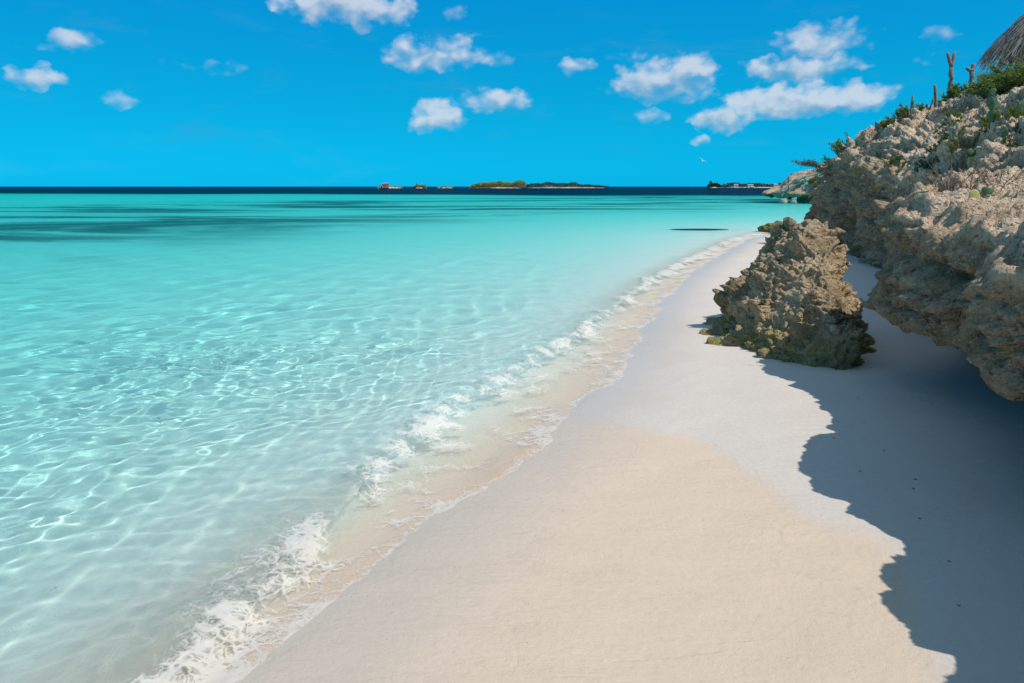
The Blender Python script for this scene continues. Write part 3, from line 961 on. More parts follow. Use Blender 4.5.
def leaf_mat(name, c1, c2, c3, scale=9.0):
    m, t, out = new_mat(name)
    geo = t.node('ShaderNodeNewGeometry')
    ob = t.node('ShaderNodeObjectInfo')
    rnd = geo.outputs['Random Per Island']
    n = t.noise(geo.outputs['Position'], scale, 3, 0.6)
    col = t.mix(t.smooth(n, 0.35, 0.65), c1, c2)
    col = t.mix(t.math('MULTIPLY', t.smooth(rnd, 0.60, 1.0), 0.75), col, c3)
    b = principled(t, out, col, 0.55, 0.3)
    tr = t.node('ShaderNodeBsdfTranslucent')
    t.put(tr.inputs[0], col)
    mx = t.node('ShaderNodeMixShader')
    mx.inputs[0].default_value = 0.3
    t.l.new(b.outputs[0], mx.inputs[1])
    t.l.new(tr.outputs[0], mx.inputs[2])
    t.l.new(mx.outputs[0], out.inputs[0])
    return m

def plain_mat(name, c1, c2, scale=12.0, rough=0.8, bump=0.4, stretch=(1, 1, 1), spec=0.2):
    m, t, out = new_mat(name)
    g = t.scalev(t.node('ShaderNodeTexCoord').outputs['Object'], stretch)
    n = t.noise(g, scale, 6, 0.65, 0.4)
    n2 = t.noise(g, scale * 5, 4, 0.7)
    col = t.mix(t.smooth(n, 0.35, 0.65), c1, c2)
    nb = t.bump(t.math('ADD', n, t.math('MULTIPLY', n2, 0.6)), bump, 0.02)
    principled(t, out, col, rough, spec, nb)
    return m

M_LEAF = leaf_mat('leaf_green', (0.085, 0.16, 0.022), (0.15, 0.24, 0.04), (0.24, 0.30, 0.07))
M_LEAF_Y = leaf_mat('leaf_yellow_green', (0.12, 0.17, 0.03), (0.22, 0.25, 0.06), (0.32, 0.30, 0.10))
M_LEAF_B = leaf_mat('leaf_blue_green', (0.035, 0.10, 0.055), (0.07, 0.15, 0.08), (0.16, 0.22, 0.12))
M_LEAF_D = leaf_mat('leaf_dark', (0.025, 0.045, 0.018), (0.05, 0.075, 0.028), (0.08, 0.10, 0.035), 0.4)
M_LEAF_O = leaf_mat('leaf_olive', (0.20, 0.22, 0.04), (0.30, 0.29, 0.06), (0.34, 0.30, 0.09), 0.3)
M_TWIG = plain_mat('twig_bark', (0.16, 0.11, 0.075), (0.28, 0.21, 0.15), 20)
M_DEAD = plain_mat('dead_wood', (0.15, 0.11, 0.085), (0.34, 0.27, 0.22), 9, 0.9, 0.8, (6, 6, 1))

cliff_bvh = bvh_of(cliff)
def drop(x, y, bury=0.0):
    h = cliff_bvh.ray_cast(Vector((x, y, 30)), Vector((0, 0, -1)))
    return Vector((x, y, (h[0].z if h[0] is not None else 0.0) - bury))

def bent(p0, d, L, n, wob, lift=0.0):
    pts = [Vector(p0)]
    d = Vector(d).normalized()
    for i in range(n):
        d = (d + rv(wob) + Vector((0, 0, lift))).normalized()
        pts.append(pts[-1] + d * (L / n))
    return pts

# ------------------------------------------------------------------ dead cactus trunks on the ridge
def dead_trunk(x, y, h, r, lean, label, forks=(), cat='dead trunk'):
    base = drop(x, y, 0.12)
    root = empty('dead_trunk', base)
    tag(root, label, cat, 'dead trunks on the cliff ridge')
    mb = MB()
    top = Vector((lean[0], lean[1], h + 0.12))
    pts, rad = [], []
    for i in range(9):
        t = i / 8
        pts.append(top * t + rv(0.018) * (1 if 0 < i < 8 else 0))
        rad.append(0.82 * r * (1.25 - 0.45 * t) * random.uniform(0.88, 1.12))
    mb.tube(pts, rad, 9)
    mb.build('trunk', M_DEAD, root, True)
    for (t, dx, dz, fr) in forks:
        fb = MB()
        p = top * t
        q = [p + Vector((dx * s, 0.02 * s, dz * s)) + rv(0.012) for s in (0, .25, .5, .75, 1)]
        fb.tube(q, [0.85 * fr * (1.1 - 0.35 * s) * random.uniform(.9, 1.1) for s in (0, .25, .5, .75, 1)], 8)
        fb.build('fork', M_DEAD, root, True)
    return root

dead_trunk(10.43, 17.15, 0.66, 0.062, (-0.06, 0), 'tallest bare grey trunk on the ridge, forked into a narrow V at its top', [(0.98, -0.13, 0.30, 0.05), (0.98, 0.05, 0.34, 0.045)])
dead_trunk(10.52, 17.72, 0.58, 0.048, (-0.15, 0), 'unbranched bare trunk leaning left against the tall forked trunk on the ridge')
dead_trunk(10.95, 17.15, 0.55, 0.062, (-0.10, 0), 'bare trunk with a stubby two-knob top standing alone above the green ridge shrub', [(0.93, -0.12, 0.10, 0.05), (0.93, 0.04, 0.19, 0.055)])
dead_trunk(10.28, 17.83, 0.34, 0.04, (0.02, 0), 'short bare stump with a side knob between the low ridge shrub and the leaning trunk', [(0.8, -0.10, 0.03, 0.03)])
dead_trunk(9.6, 17.25, 0.42, 0.028, (0.0, 0), 'thin short bare stick rising from the small shrub at the left end of the ridge')
dead_trunk(10.46, 17.95, 0.30, 0.03, (0.05, 0), 'shortest bare stub on the ridge, close beside the leaning trunk', [(0.7, 0.07, 0.09, 0.02)])

# ------------------------------------------------------------------ shrubs
def shrub(name, label, cat, cx, cy, rx, ry, h, mat, n_twig, n_leaf, L, W, wind=(0, 0, 0), group=None, bury=0.03, flat=0.6, on=None):
    base = on if on is not None else drop(cx, cy, bury)
    root = empty(name, base)
    tag(root, label, cat, group)
    tw, lf = MB(), MB()
    wv = Vector(wind)
    for i in range(n_twig):
        a = random.uniform(0, 2 * math.pi)
        rr = math.sqrt(random.random())
        px, py = rx * rr * math.cos(a) * 0.75, ry * rr * math.sin(a) * 0.75
        g = drop(cx + px, cy + py, bury).z - base.z if on is None else -0.05
        g = max(-0.8, min(0.8, g))
        d = Vector((px / rx * 0.7, py / ry * 0.7, flat + random.uniform(-0.2, 0.35))) + wv
        ln = h * random.uniform(0.6, 1.2) * (1.1 - 0.35 * rr)
        pts = bent((px, py, g), d, ln, 5, 0.16)
        tw.tube([Vector((0, 0, -.06)), Vector((px * .5, py * .5, g * .5 - .05)), Vector((px, py, g - .02))] , [0.02 * h + .002] * 3, 4)
        tw.tube(pts, [0.035 * h * s + 0.002 for s in (1, .8, .6, .45, .3, .15)], 4)
        for k in range(n_leaf):
            t = random.uniform(0.15, 1.0) * 4.99
            j = int(t)
            p = pts[j].lerp(pts[j + 1], t - j) + rv(0.09 * h)
            ld = (pts[j + 1] - pts[j]).normalized() + rv(0.9) + wv * 0.4
            lf.leaf(p, ld, rv(1) + Vector((0, 0, 1.2)), L * random.uniform(0.6, 1.25), W * random.uniform(0.7, 1.2))
    tw.build('branches', M_TWIG, root)
    lf.build('foliage', mat, root)
    return root

WIND = (-0.55, 0.0, 0.05)
shrub('windswept_shrub', 'wide bright green windswept shrub draped along the cliff ridge below the thatched roof', 'shrub', 11.6, 15.9, 1.30, 0.8, 0.72, M_LEAF, 190, 110, 0.07, 0.020, (-0.9, 0, -0.10), flat=0.5)
shrub('low_shrub', 'small flat green shrub around the short bare stumps at the left end of the ridge', 'shrub', 9.5, 17.3, 0.55, 0.35, 0.26, M_LEAF_Y, 46, 50, 0.07, 0.02, WIND, 'low shrubs on the cliff top')
shrub('low_shrub', 'green bushy tuft at the foot of the tall forked trunk', 'shrub', 10.5, 16.95, 0.5, 0.35, 0.24, M_LEAF, 40, 50, 0.07, 0.02, WIND, 'low shrubs on the cliff top')
shrub('low_shrub', 'lone green tuft hanging over the far top edge of the cliff beside the open sky', 'shrub', 9.1, 19.75, 0.36, 0.3, 0.34, M_LEAF, 24, 40, 0.07, 0.022, (-0.9, 0, 0), 'low shrubs on the cliff top')
shrub('low_shrub', 'bright green strip of leafy shrub on the upper slope right of the prickly pear', 'shrub', 7.6, 10.85, 0.40, 0.45, 0.22, M_LEAF, 44, 55, 0.05, 0.017, (-0.3, 0, 0), 'low shrubs on the cliff top')
shrub('low_shrub', 'bluish green low shrub at the left of the planted ledge', 'shrub', 7.2, 12.0, 0.30, 0.4, 0.16, M_LEAF_B, 34, 50, 0.05, 0.018, (-0.3, 0, 0), 'low shrubs on the cliff top')
shrub('low_shrub', 'pale yellow-green low scrub in the middle of the planted ledge', 'shrub', 7.1, 11.2, 0.36, 0.45, 0.15, M_LEAF_Y, 40, 50, 0.045, 0.016, (-0.2, 0, 0), 'low shrubs on the cliff top')
shrub('low_shrub', 'grey-green scrub on the slope at the right edge of the picture', 'shrub', 7.2, 10.15, 0.34, 0.35, 0.17, M_LEAF_B, 34, 50, 0.038, 0.013, (-0.2, 0, 0), 'low shrubs on the cliff top')
shrub('low_shrub', 'small yellow-green tuft low on the rock left of the planted ledge', 'shrub', 7.72, 14.2, 0.20, 0.25, 0.17, M_LEAF_Y, 20, 40, 0.05, 0.018, (-0.2, 0, 0), 'low shrubs on the cliff top')
shrub('low_shrub', 'sparse green scrub high on the slope under the middle of the ridge', 'shrub', 9.25, 14.95, 0.40, 0.3, 0.15, M_LEAF, 26, 36, 0.055, 0.018, (-0.3, 0, 0), 'low shrubs on the cliff top')

# ------------------------------------------------------------------ prickly pears
def pad_mesh(mb, c, axis, face, L, W, T):
    axis = Vector(axis).normalized()
    face = (Vector(face) - axis * Vector(face).dot(axis)).normalized()
    side = axis.cross(face)
    n, m = 14, 9
    V, F = [], []
    for i in range(m + 1):
        ph = math.pi * i / m
        for k in range(n):
            th = 2 * math.pi * k / n
            s = math.sin(ph)
            wd = 0.5 * W * s * (1 + 0.22 * -math.cos(ph))
            V.append(Vector(c) + axis * (L * 0.5 * (1 - math.cos(ph))) + side * (wd * math.cos(th)) + face * (0.5 * T * s * math.sin(th)))
    for i in range(m):
        for k in range(n):
            F.append((i * n + k, i * n + (k + 1) % n, (i + 1) * n + (k + 1) % n, (i + 1) * n + k))
    mb.add(V, F)
    return Vector(c) + axis * L * 0.94

def pad_mat(name, c1, c2):
    m, t, out = new_mat(name)
    g = t.node('ShaderNodeTexCoord').outputs['Object']
    n = t.noise(g, 14, 4, 0.6)
    col = t.mix(t.smooth(n, 0.35, 0.65), c1, c2)
    sp = t.voro(g, 42, 'F1')
    col = t.mix(t.smooth(sp, 0.16, 0.08), col, (0.45, 0.38, 0.22))
    principled(t, out, col, 0.5, 0.35, t.bump(sp, 0.3, 0.004))
    return m
M_PAD = pad_mat('cactus_green', (0.06, 0.12, 0.05), (0.10, 0.17, 0.07))
M_PAD_Y = pad_mat('cactus_yellow', (0.42, 0.40, 0.10), (0.52, 0.45, 0.16))

def prickly_pear(x, y, pads, label, mat, group='prickly pears on the cliff top'):
    root = empty('prickly_pear', drop(x, y, 0.03))
    tag(root, label, 'cactus', group)
    tips = []
    for (pi_, ax, fc, L, W, special) in pads:
        start = Vector((0, 0, 0)) if pi_ < 0 else tips[pi_]
        mb = MB()
        tips.append(pad_mesh(mb, start, ax, fc, L, W, W * 0.22))
        o = mb.build('pad', special or mat, root, True)
    return root

prickly_pear(7.25, 10.8, [(-1, (-.1, 0, 1), (-.9, -1, .2), .21, .12, None), (0, (-.25, .1, 1), (-.9, -1, 0), .21, .11, None), (0, (.6, 0, .8), (-.8, -1, .2), .16, .10, None), (1, (.35, 0, 1), (-1.2, -1, 0), .14, .09, None)],
             'tall dark green prickly pear of several pads standing on the planted ledge', M_PAD)
prickly_pear(3.47, 5.20, [(-1, (-.25, .1, 1), (-.3, -1, .3), .135, .075, M_PAD_Y)],
             'single pale yellow cactus pad sprouting from bare rock at the near cliff edge', M_PAD_Y)
prickly_pear(3.62, 5.35, [(-1, (.3, 0, 1), (-.3, -1, .2), .08, .055, None), (0, (-.5, 0, .8), (-.3, -1, .2), .07, .05, None), (0, (.5, 0, .7), (-.3, -1, .2), .06, .045, None)],
             'small green prickly pear of three pads among dry twigs on the rock', M_PAD)
prickly_pear(6.95, 10.7, [(-1, (.2, 0, 1), (-.3, -1, .2), .17, .12, M_PAD_Y), (0, (-.6, 0, .7), (-.3, -1, .2), .14, .10, None), (0, (.5, .1, .7), (-.3, -1, .2), .14, .10, None)],
             'prickly pear with one yellowing lower pad at the front of the planted ledge', M_PAD)

# ------------------------------------------------------------------ dry twig bushes
def dry_bush(x, y, h, n, label, lean=(0, 0, 0), spread=0.9):
    root = tag(empty('dry_bush', drop(x, y, 0.04)), label, 'dry bush', 'dry leafless bushes on the cliff top')
    st, tw = MB(), MB()
    for i in range(n):
        d = Vector((random.uniform(-1, 1) * spread, random.uniform(-1, 1) * spread, 1.0)) + Vector(lean)
        pts = bent((random.uniform(-.012, .012), random.uniform(-.012, .012), 0), d, h * random.uniform(.6, 1.1), 7, 0.17)
        st.tube(pts, [0.013 * h * s + 0.0012 for s in (1, .9, .75, .6, .5, .4, .3, .2)], 5)
        for j in range(2, 8):
            for q in range(2):
                t2 = bent(pts[j], (pts[j] - pts[j - 1]).normalized() + rv(0.9), h * random.uniform(.12, .32), 4, 0.25)
                tw.tube(t2, [0.0045 * h + 0.0006 * (3 - k) for k in range(5)], 3)
    st.f += [tuple(i + len(st.v) for i in q) for q in tw.f]
    st.v += tw.v
    st.build('branches', M_TWIG, root)
    return root
dry_bush(3.46, 5.5, 0.36, 5, 'bare dry bush on the rim of the near cliff, its twigs shadowing the sand', (-0.35, 0, 0))
dry_bush(3.60, 5.5, 0.26, 6, 'upright bare dry bush behind the single yellow cactus pad', (-0.1, 0, 0.3), 0.6)
dry_bush(3.78, 5.45, 0.22, 9, 'spreading dry bush of tangled grey twigs on the rock right of the yellow pad', (-0.4, 0, -0.2))
dry_bush(7.05, 11.0, 0.50, 7, 'thorny bare stems rising in front of the tall dark prickly pear', (-0.1, 0, 0.5), 0.5)
dry_bush(6.6, 10.7, 0.34, 10, 'low mat of dead brown twigs along the front of the planted ledge', (-0.6, 0, -0.3), 1.2)

# ------------------------------------------------------------------ thatched shade roof behind the ridge
def palapa(x, y):
    base = drop(x, y, 0.3)
    root = tag(empty('thatched_umbrella', base), 'conical grey straw thatched umbrella on a wooden post behind the cliff ridge', 'beach umbrella')
    ez = 5.0 - base.z            # eave height above its base
    Rr, H = 1.85, 1.7
    mb = MB()
    mb.tube([(0, 0, 0), (0.02, 0, ez * 0.5), (0, 0, ez + H * 0.9)], [0.10, 0.09, 0.08], 10)
    mb.build('post', M_DEAD, root, True)
    ra = MB()
    for k in range(10):
        a = 2 * math.pi * k / 10
        ra.tube([(0, 0, ez + H * 0.86), (Rr * .93 * math.cos(a), Rr * .93 * math.sin(a), ez + 0.06)], 0.03, 5)
    ra.build('rafters', M_DEAD, root)
    th = MB()
    for layer in range(9):
        t0 = layer / 9
        for k in range(int(70 + 430 * (t0 + 0.12))):
            a = random.uniform(0, 2 * math.pi)
            r0 = Rr * max(0.01, t0 - 0.02 + random.uniform(-.05, .05))
            ln = random.uniform(.34, .58) if layer < 8 else random.uniform(.34, .62)
            ca, sa = math.cos(a), math.sin(a)
            sl = H / Rr
            z0 = ez + H * (1 - (r0 / Rr) ** 1.45) + 0.10 + random.uniform(-.05, .09)
            out = Vector((ca, sa, -sl * 1.45 * max(.2, r0 / Rr) ** .45 * random.uniform(.85, 1.35))).normalized()
            tang = Vector((-sa, ca, 0))
            p0 = Vector((r0 * ca, r0 * sa, z0))
            p1 = p0 + out * ln * 0.6 + tang * random.uniform(-.04, .04)
            p2 = p0 + out * ln + tang * random.uniform(-.12, .12) + Vector((0, 0, -random.uniform(.0, .22)))
            w_ = random.uniform(.012, .034)
            th.add([p0 - tang * w_, p0 + tang * w_, p1 + tang * w_ * .9, p1 - tang * w_ * .9, p2 + tang * w_ * .25, p2 - tang * w_ * .25], [(0, 1, 2, 3), (3, 2, 4, 5)])
    th.build('thatch', leaf_mat('dry_thatch', (0.30, 0.25, 0.20), (0.46, 0.40, 0.33), (0.17, 0.13, 0.10), 3.0), root)
    return root
palapa(14.5, 19.2)

# ------------------------------------------------------------------ rocky headland beyond
M_HEAD = rock_material('headland_rock', (0.62, 0.48, 0.34), (0.40, 0.30, 0.20), (0.09, 0.07, 0.05), 0.6, None, 1.0, 0.45, 9.0)
def build_headland():
    nth, nr = 300, 110
    th = np.linspace(-math.pi, math.pi, nth)
    cx, cyy, rx, ry = 41.5, 76.0, 14.0, 9.0
    s = np.concatenate([np.linspace(0, 1, 70), np.linspace(1, 0.72, 20)[1:], np.linspace(0.72, 0.70, 21)[1:]])
    k = len(s)
    G = np.zeros((nth, k, 3))
    for j in range(k):
        r = s[j]
        X = cx + rx * r * np.cos(th)
        Y = cyy + ry * r * np.sin(th)
        if j < 70:
            prof = np.interp(X, [27.4, 28.6, 30.0, 31.6, 34, 38, 60], [0.95, 1.5, 2.3, 3.2, 3.8, 4.2, 4.4])
            Z = 0.9 + (prof - 0.9) * (1 - r ** 6)
        elif j < 89:
            Z = np.full(nth, 0.86 - 0.10 * (j - 69) / 20)
        else:
            Z = np.full(nth, 0.76 - 1.9 * (j - 89) / (k - 90))
        G[:, j] = np.stack([X, Y, Z], 1)
    n = grid_normals(G)
    n[:, 0] = (0, 0, 1)
    if n[nth // 2, 20, 2] < 0:
        n = -n
    P = G.reshape(-1, 3)
    d = coral_disp(P * 0.5, 201, 0.45, 0.30, 0.22, 0.05, 0.6)
    flat = np.tile(np.where(np.arange(k) > 72, 0.35, 1.0), nth)
    Q = (P + n.reshape(-1, 3) * (d * flat)[:, None]).reshape(nth, k, 3)
    Q[-1] = Q[0]
    Q[:, 0] = Q[:, 0].mean(0)
    me = mesh_np('rocky_headland', Q.reshape(-1, 3), grid_faces(nth, k))
    add_attr(me, 'face_tone', np.zeros(nth * k))
    return me
headland = link('rocky_headland', build_headland(), M_HEAD)
tag(headland, 'low overhanging rock headland standing in the sea beyond the end of the cliff', 'headland')
head_bvh = bvh_of(headland)
def drop_h(x, y, bury=0.0):
    h = head_bvh.ray_cast(Vector((x, y, 30)), Vector((0, 0, -1)))
    return Vector((x, y, (h[0].z if h[0] is not None else 1.0) - bury))

for (x, y, sx, lab) in [(27.6, 70.9, 0.38, 'pale fallen block in the water under the tip of the headland'), (28.5, 70.5, 0.30, 'smaller pale fallen block in the water right of the first one under the headland')]:
    bm = bmesh.new()
    bmesh.ops.create_icosphere(bm, subdivisions=4, radius=1.0)
    P = np.array([v.co[:] for v in bm.verts])
    d = 0.22 * fbm(P * 1.3 + x, 3, 5) + 0.08 * fbm(P * 4 + x, 2, 6, ridged=True)
    for v, dd in zip(bm.verts, d):
        v.co *= (1 + dd)
        v.co.x *= sx; v.co.y *= sx * 1.2; v.co.z *= sx * 0.95
    for fce in bm.faces:
        fce.smooth = True
    me = bpy.data.meshes.new('fallen_rock')
    bm.to_mesh(me); bm.free()
    o = link('fallen_rock', me, M_HEAD)
    o.location = (x, y, 0.12)
    tag(o, lab, 'rock', 'fallen rocks below the headland')

def divi_tree(x, y):
    b = drop_h(x, y, 0.15)
    root = tag(empty('windswept_tree', b), 'windswept tree with a flat crown leaning left on top of the headland', 'tree')
    tr, lf = MB(), MB()
    trunk = [Vector(p) for p in ((0, 0, 0), (-.15, 0, .35), (-.5, 0, .75), (-1.1, 0.05, 1.0), (-2.0, .1, 1.12), (-2.8, .1, 1.1))]
    tr.tube(trunk, [.15, .13, .11, .09, .06, .03], 8)
    for k in range(16):
        j = random.randint(1, 4)
        p = trunk[j].lerp(trunk[j + 1], random.random())
        pts = bent(p, (-1 + random.uniform(-.2, .9), random.uniform(-.8, .8), random.uniform(.1, .45)), random.uniform(.8, 1.5), 5, .15)
        tr.tube(pts, [.04, .033, .027, .02, .014, .008], 5)
        for q in range(110):
            t = random.uniform(.2, 1) * 4.99
            i = int(t)
            c = pts[i].lerp(pts[i + 1], t - i) + Vector((random.gauss(0, .22), random.gauss(0, .25), random.gauss(0.02, .08)))
            lf.leaf(c, rv(1) + Vector((-.6, 0, 0)), rv(.5) + Vector((0, 0, 1)), random.uniform(.1, .2), random.uniform(.05, .09))
    tr.build('trunk', M_TWIG, root, True)
    lf.build('crown', leaf_mat('divi_leaf', (0.05, 0.06, 0.025), (0.10, 0.10, 0.035), (0.15, 0.13, 0.05), 2.0), root)
divi_tree(32.3, 72.0)
for (x, y, rx, h, mt, lab) in [(33.6, 72.0, 1.3, 1.15, M_LEAF_O, 'big olive yellow bush on top of the headland right of the windswept tree'),
                               (31.0, 71.4, 0.55, 0.45, M_LEAF_O, 'low olive bush on the headland slope under the windswept tree'),
                               (35.6, 72.5, 1.4, 1.5, M_LEAF_O, 'olive bush on the headland where it disappears behind the cliff')]:
    shrub('headland_bush', lab, 'bush', x, y, rx, rx, h, mt, 50, 60, 0.16, 0.07, (-0.3, 0, 0), 'bushes on the headland', on=drop_h(x, y, 0.05))

def handrail():
    mat = plain_mat('turquoise_paint', (0.03, 0.42, 0.34), (0.05, 0.50, 0.42), 4, 0.4, 0.05)
    root = tag(empty('handrail', drop_h(32.3, 72.0, 0)), 'turquoise painted handrail slanting down the face of the headland to the water', 'handrail')
    b = root.location
    def P(x, y, z): return Vector((x, y, z)) - b
    pts = [drop_h(32.3, 72.0, -.95), drop_h(31.2, 71.8, -.75), drop_h(30.1, 72.2, -.7), drop_h(29.0, 73.4, -.6), Vector((27.9, 72.2, 1.2))]
    for off in (0, 0.42):
        r = MB()
        r.tube([Vector(p) - b - Vector((0, 0, off)) for p in pts], 0.05, 6)
        r.build('rail', mat, root)
    for p in pts[:4]:
        m = MB()
        q = Vector(p) - b
        m.tube([q + Vector((0, 0, .12)), q - Vector((0, 0, 1.1))], 0.055, 6)
        m.build('post', mat, root)
handrail()

# ------------------------------------------------------------------ rocks at the water's edge
def flat_rock(name, x, y, z, sx, sy, sz, seed, mat, label):
    bm = bmesh.new()
    bmesh.ops.create_icosphere(bm, subdivisions=6, radius=1.0)
    P = np.array([v.co[:] for v in bm.verts])
    S_ = np.array([sx, sy, sz])
    Q = P * S_
    d = coral_disp(Q * 1.6 + seed, seed, 0.16, 0.09, 0.07, 0.02, 1.2)
    Q = Q + P * d[:, None] * min(1.0, sz * 2.2)
    for v, c in zip(bm.verts, Q):
        v.co = c
    for fce in bm.faces:
        fce.smooth = True
    me = bpy.data.meshes.new(name)
    bm.to_mesh(me); bm.free()
    o = link(name, me, mat)
    o.location = (x, y, z)
    return tag(o, label, 'rock')
M_MOSS = rock_material('mossy_rock', (0.34, 0.28, 0.10), (0.20, 0.17, 0.07), (0.04, 0.04, 0.02), 0.5, (0.0, 0.6), 1.0, 1.2, 5.0)
M_DARKROCK = rock_material('reef_rock', (0.17, 0.17, 0.12), (0.09, 0.10, 0.08), (0.03, 0.04, 0.03), 0.5, None, 1.0, 1.0, 2.0)
flat_rock('mossy_rock', 10.35, 26.5, 0.10, 0.85, 0.7, 0.24, 301, M_MOSS, 'low flat rock under yellow-green weed at the waterline behind the boulder')
flat_rock('submerged_rock', 7.7, 28.3, -0.34, 1.15, 0.55, 0.20, 302, M_DARKROCK, 'dark flat rock lying under shallow water close to the far end of the beach')

# ------------------------------------------------------------------ far islands, houses, boat, bird
M_ISLE = plain_mat('island_shore', (0.42, 0.36, 0.27), (0.60, 0.54, 0.44), 0.2, 0.9, 0.2)
def isle(label, cx, cyy, half, h, mat, n, low=0.5, bumps=5):
    root = tag(empty('island', (cx, cyy, 0)), label, 'island', 'low islands on the horizon')
    nth, nr = 48, 10
    mb = MB()
    V = []
    for i in range(nr + 1):
        r = i / nr
        for k in range(nth):
            a = 2 * math.pi * k / nth
            e = 1 + 0.12 * math.sin(3 * a + cx) + 0.08 * math.sin(7 * a)
            V.append((half * r * e * math.cos(a), half * 0.45 * r * e * math.sin(a), 1.1 * (1 - r ** 3) - 0.6 * r ** 6))
    F = [(i * nth + k, i * nth + (k + 1) % nth, (i + 1) * nth + (k + 1) % nth, (i + 1) * nth + k)[::-1] for i in range(nr) for k in range(nth)]
    mb.add(V, F)
    mb.build('shore', M_ISLE, root, True)
    if n:
        lf = MB()
        cs = [(random.uniform(-.8, .8), random.uniform(.55, 1.0), random.uniform(.16, .34)) for _ in range(bumps)]
        for q in range(n):
            u = random.uniform(-.93, .93)
            v = random.uniform(-.34, .34)
            top = low * (1 - abs(u) ** 4)
            for (c0, hh, wd) in cs:
                top = max(top, hh * math.exp(-((u - c0) / wd) ** 2))
            z = h * top * (random.random() ** 0.6)
            lf.leaf((u * half, v * half, 0.6 + z), rv(1), rv(1) + Vector((0, -.6, .8)), random.uniform(.9, 1.9), random.uniform(.6, 1.2))
        lf.build('mangroves', mat, root)
    return root
isle('longest island of bright yellow-green mangroves in the middle of the horizon', -14.5, 716, 30, 6.6, M_LEAF_O, 5200, .72, 6)
isle('long island of dark green trees to the right of the yellow-green island', 60, 772, 48, 5.8, M_LEAF_D, 4200, .42, 5)
isle('pale bare islet carrying the small red hut at the left of the islands', -116, 664, 13, 1.4, M_LEAF_O, 260, .4, 3)
isle('tiny green islet between the red hut and the yellow-green mangroves', -88, 668, 7, 3.4, M_LEAF_O, 420, .5, 2)
isle('thin flat islet just left of the yellow-green mangroves', -66, 690, 8, 1.3, M_LEAF_O, 160, .5, 2)
isle('dark tree-covered islet like a small mound at the left end of the wooded coast', 264, 915, 9, 8.6, M_LEAF_D, 1100, .6, 1)
isle('dark wooded coast with white houses at the right end of the horizon', 325, 925, 55, 6.0, M_LEAF_D, 5600, .6, 8)

M_WHITE = plain_mat('white_wall', (0.72, 0.70, 0.66), (0.80, 0.78, 0.74), 0.6, 0.8, 0.05)
M_REDWALL = plain_mat('faded_red_wall', (0.40, 0.20, 0.17), (0.48, 0.27, 0.23), 0.6, 0.8, 0.05)
M_REDROOF = plain_mat('red_roof', (0.30, 0.10, 0.07), (0.38, 0.15, 0.10), 0.8, 0.8, 0.1)
M_GREYROOF = plain_mat('grey_roof', (0.25, 0.24, 0.23), (0.33, 0.31, 0.30), 0.8, 0.8, 0.1)
def far_house(x, y, z, wd, dp, ht, mw, mr, label, group=None, name='white_house'):
    root = tag(empty(name, (x, y, z)), label, 'house', group)
    b = MB(); b.box(-wd / 2, wd / 2, -dp / 2, dp / 2, -.6, ht); b.build('wall', mw, root)
    r = MB()
    o = .25
    r.add([(-wd / 2 - o, -dp / 2 - o, ht + .003), (wd / 2 + o, -dp / 2 - o, ht + .003), (wd / 2 + o, dp / 2 + o, ht + .003), (-wd / 2 - o, dp / 2 + o, ht + .003), (-wd / 2 - o, 0, ht + dp * .28), (wd / 2 + o, 0, ht + dp * .28)],
          [(0, 1, 5, 4), (2, 3, 4, 5), (0, 4, 3), (1, 2, 5), (3, 2, 1, 0)])
    r.build('roof', mr, root)
    dm = plain_mat('dark_opening', (0.03, 0.03, 0.035), (0.05, 0.05, 0.055), 1, 0.4, 0)
    d_ = MB(); d_.box(-.45, .45, -dp / 2 - .04, -dp / 2 + .02, 0, 2.0); d_.build('door', dm, root)
    for sx in (-1, 1):
        w_ = MB(); w_.box(sx * wd * .3 - .45, sx * wd * .3 + .45, -dp / 2 - .04, -dp / 2 + .02, .9, 1.9); w_.build('window', dm, root)
far_house(-119, 660, 1.0, 6.0, 4.5, 2.6, M_REDWALL, M_REDROOF, 'small faded red hut on the leftmost bare islet', name='beach_hut')
for (x, y, wd, ht, lab) in [(286, 895, 5, 2.4, 'leftmost white house on the dark wooded coast, beside the tree mound'), (305, 897, 7, 2.2, 'longest low white house on the dark wooded coast'),
                            (338, 898, 5, 2.8, 'taller narrow white house toward the right of the dark coast'), (352, 900, 6, 2.4, 'white house nearest the headland on the dark coast')]:
    far_house(x, y, 0.9, wd, 5, ht, M_WHITE, M_GREYROOF, lab, 'white houses on the far coast')

def sail_boat(x, y):
    root = tag(empty('sailing_boat', (x, y, 0)), 'small white boat with a bare mast in front of the dark wooded coast', 'boat')
    h = MB()
    st = [(-3.2, .75, .9), (-1.5, 1.1, .85), (.5, 1.15, .9), (2.2, .7, 1.05), (3.5, .03, 1.25)]
    V, F = [], []
    for (px, hw, dk) in st:
        V += [(px, -hw, dk), (px, -hw * .75, .1), (px, 0, -.35), (px, hw * .75, .1), (px, hw, dk)]
    for i in range(4):
        for k in range(4):
            F.append((i * 5 + k, i * 5 + k + 1, i * 5 + k + 6, i * 5 + k + 5))
        F.append((i * 5 + 4, i * 5, i * 5 + 5, i * 5 + 9))
    F.append((0, 4, 3, 2, 1))
    h.add(V, F)
    h.build('hull', M_WHITE, root)
    c = MB(); c.box(-1.4, .9, -.6, .6, .8, 1.6); c.build('cabin', M_WHITE, root)
    m_ = MB(); m_.tube([(.6, 0, .8), (.6, 0, 7.2)], [.11, .07], 6); m_.build('mast', M_WHITE, root)
    b_ = MB(); b_.tube([(.55, 0, 2.1), (-2.2, 0, 2.2)], .09, 6); b_.build('boom', M_WHITE, root)
sail_boat(296, 862)

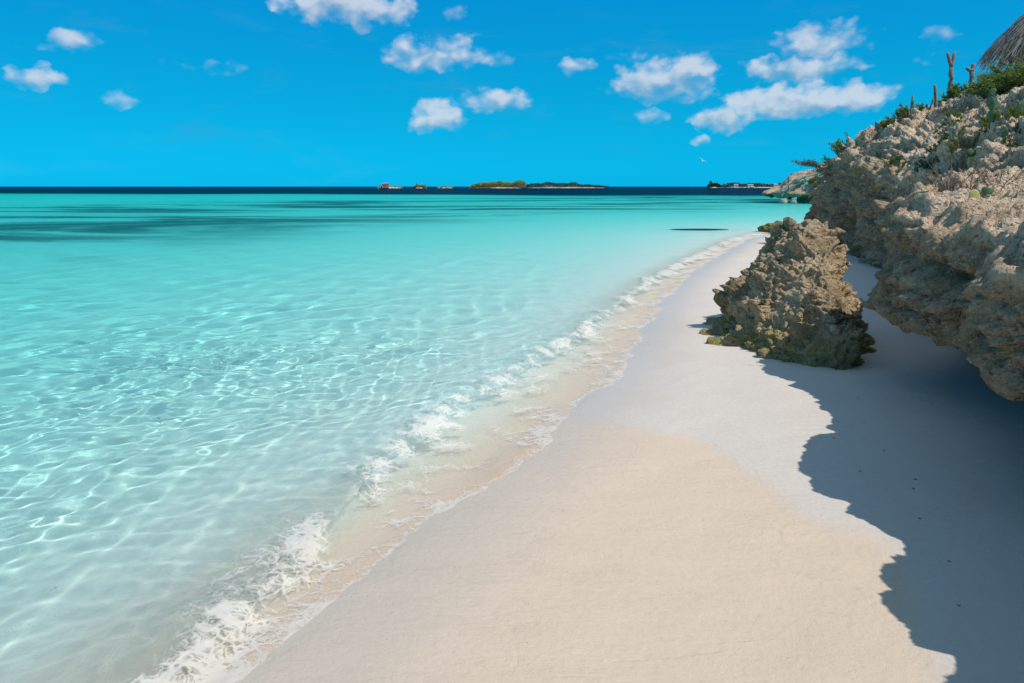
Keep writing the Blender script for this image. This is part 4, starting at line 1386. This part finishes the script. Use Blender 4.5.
def gull(x, y, z):
    sec = [(-.30, .015, .01), (-.22, .05, .03), (-.08, .075, .06), (.08, .08, .065), (.2, .055, .05), (.27, .045, .045), (.33, .03, .03), (.40, .008, .008)]
    V, F = [], []
    n = 10
    for (px, ry_, rz_) in sec:
        for k in range(n):
            a = 2 * math.pi * k / n
            V.append((px, ry_ * math.cos(a), rz_ * math.sin(a)))
    for i in range(len(sec) - 1):
        for k in range(n):
            F.append((i * n + k, i * n + (k + 1) % n, (i + 1) * n + (k + 1) % n, (i + 1) * n + k))
    b = MB()
    b.add(V, F)
    for s in (-1, 1):
        W_ = []
        for (yy, zz, ch, xo) in ((.05, .03, .20, .02), (.30, .20, .17, .05), (.55, .24, .12, .0), (.80, .14, .03, -.10)):
            W_ += [(xo + ch / 2, s * yy, zz), (xo, s * yy, zz + .018), (xo - ch / 2, s * yy, zz), (xo, s * yy, zz - .006)]
        FF = []
        for i in range(3):
            for k in range(4):
                FF.append((i * 4 + k, i * 4 + (k + 1) % 4, i * 4 + 4 + (k + 1) % 4, i * 4 + 4 + k))
        b.add(W_, FF)
    o = b.build('gull', plain_mat('gull_feathers', (0.50, 0.50, 0.52), (0.68, 0.67, 0.66), 6, 0.7, 0.1), None, True)
    o.location = (x, y, z)
    o.rotation_euler = (R(28), R(-8), R(40))
    tag(o, 'lone gull gliding low over the sea left of the cliff', 'bird')
gull(34.6, 128, 6.2)

# ------------------------------------------------------------------ scraps of weed on the shaded sand
sand_bvh = None
M_WEED = plain_mat('dry_weed', (0.035, 0.025, 0.018), (0.07, 0.05, 0.035), 30, 0.8, 0.4)
weed_spots = [(2.05, 3.75), (2.22, 3.5), (2.30, 3.62), (2.05, 3.15), (1.95, 2.75), (2.5, 4.6), (2.62, 4.85), (2.15, 4.3), (1.78, 2.42), (2.35, 4.05), (2.75, 5.2), (1.88, 3.4)]
wx_ = np.array([[p[0] for p in weed_spots]]); wy_ = np.array([[p[1] for p in weed_spots]])
wS, _ = signed_dist(wx_, wy_, SHORE)
wz_ = (sand_height(wx_, wy_, wS) + sand_swell(wx_, wy_) + 0.006)[0]
proto = None
for (px, py), pz in zip(weed_spots, wz_):
    if proto is None:
        m_ = MB()
        pts = bent((-.02, 0, .002), (1, .3, 0), .05, 5, .5)
        m_.tube([Vector((p.x, p.y, abs(p.z) * .25)) for p in pts], [.004, .005, .004, .0045, .003, .001], 5)
        m_.tube([Vector((0, 0, .003)), Vector((.008, .016, .007)), Vector((.004, .028, .004))], [.003, .003, .001], 5)
        proto = o = m_.build('weed_scrap', M_WEED)
    else:
        o = proto.copy()
        COL.objects.link(o)
    o.location = (px, py, pz)
    o.rotation_euler = (0, 0, random.uniform(0, 6.28))
    k_ = random.uniform(.25, .5)
    o.scale = (k_, k_, k_)
    tag(o, 'tiny dark scrap of dry weed lying on the shaded sand beside the cliff', 'weed scrap', 'weed scraps on the shaded sand')
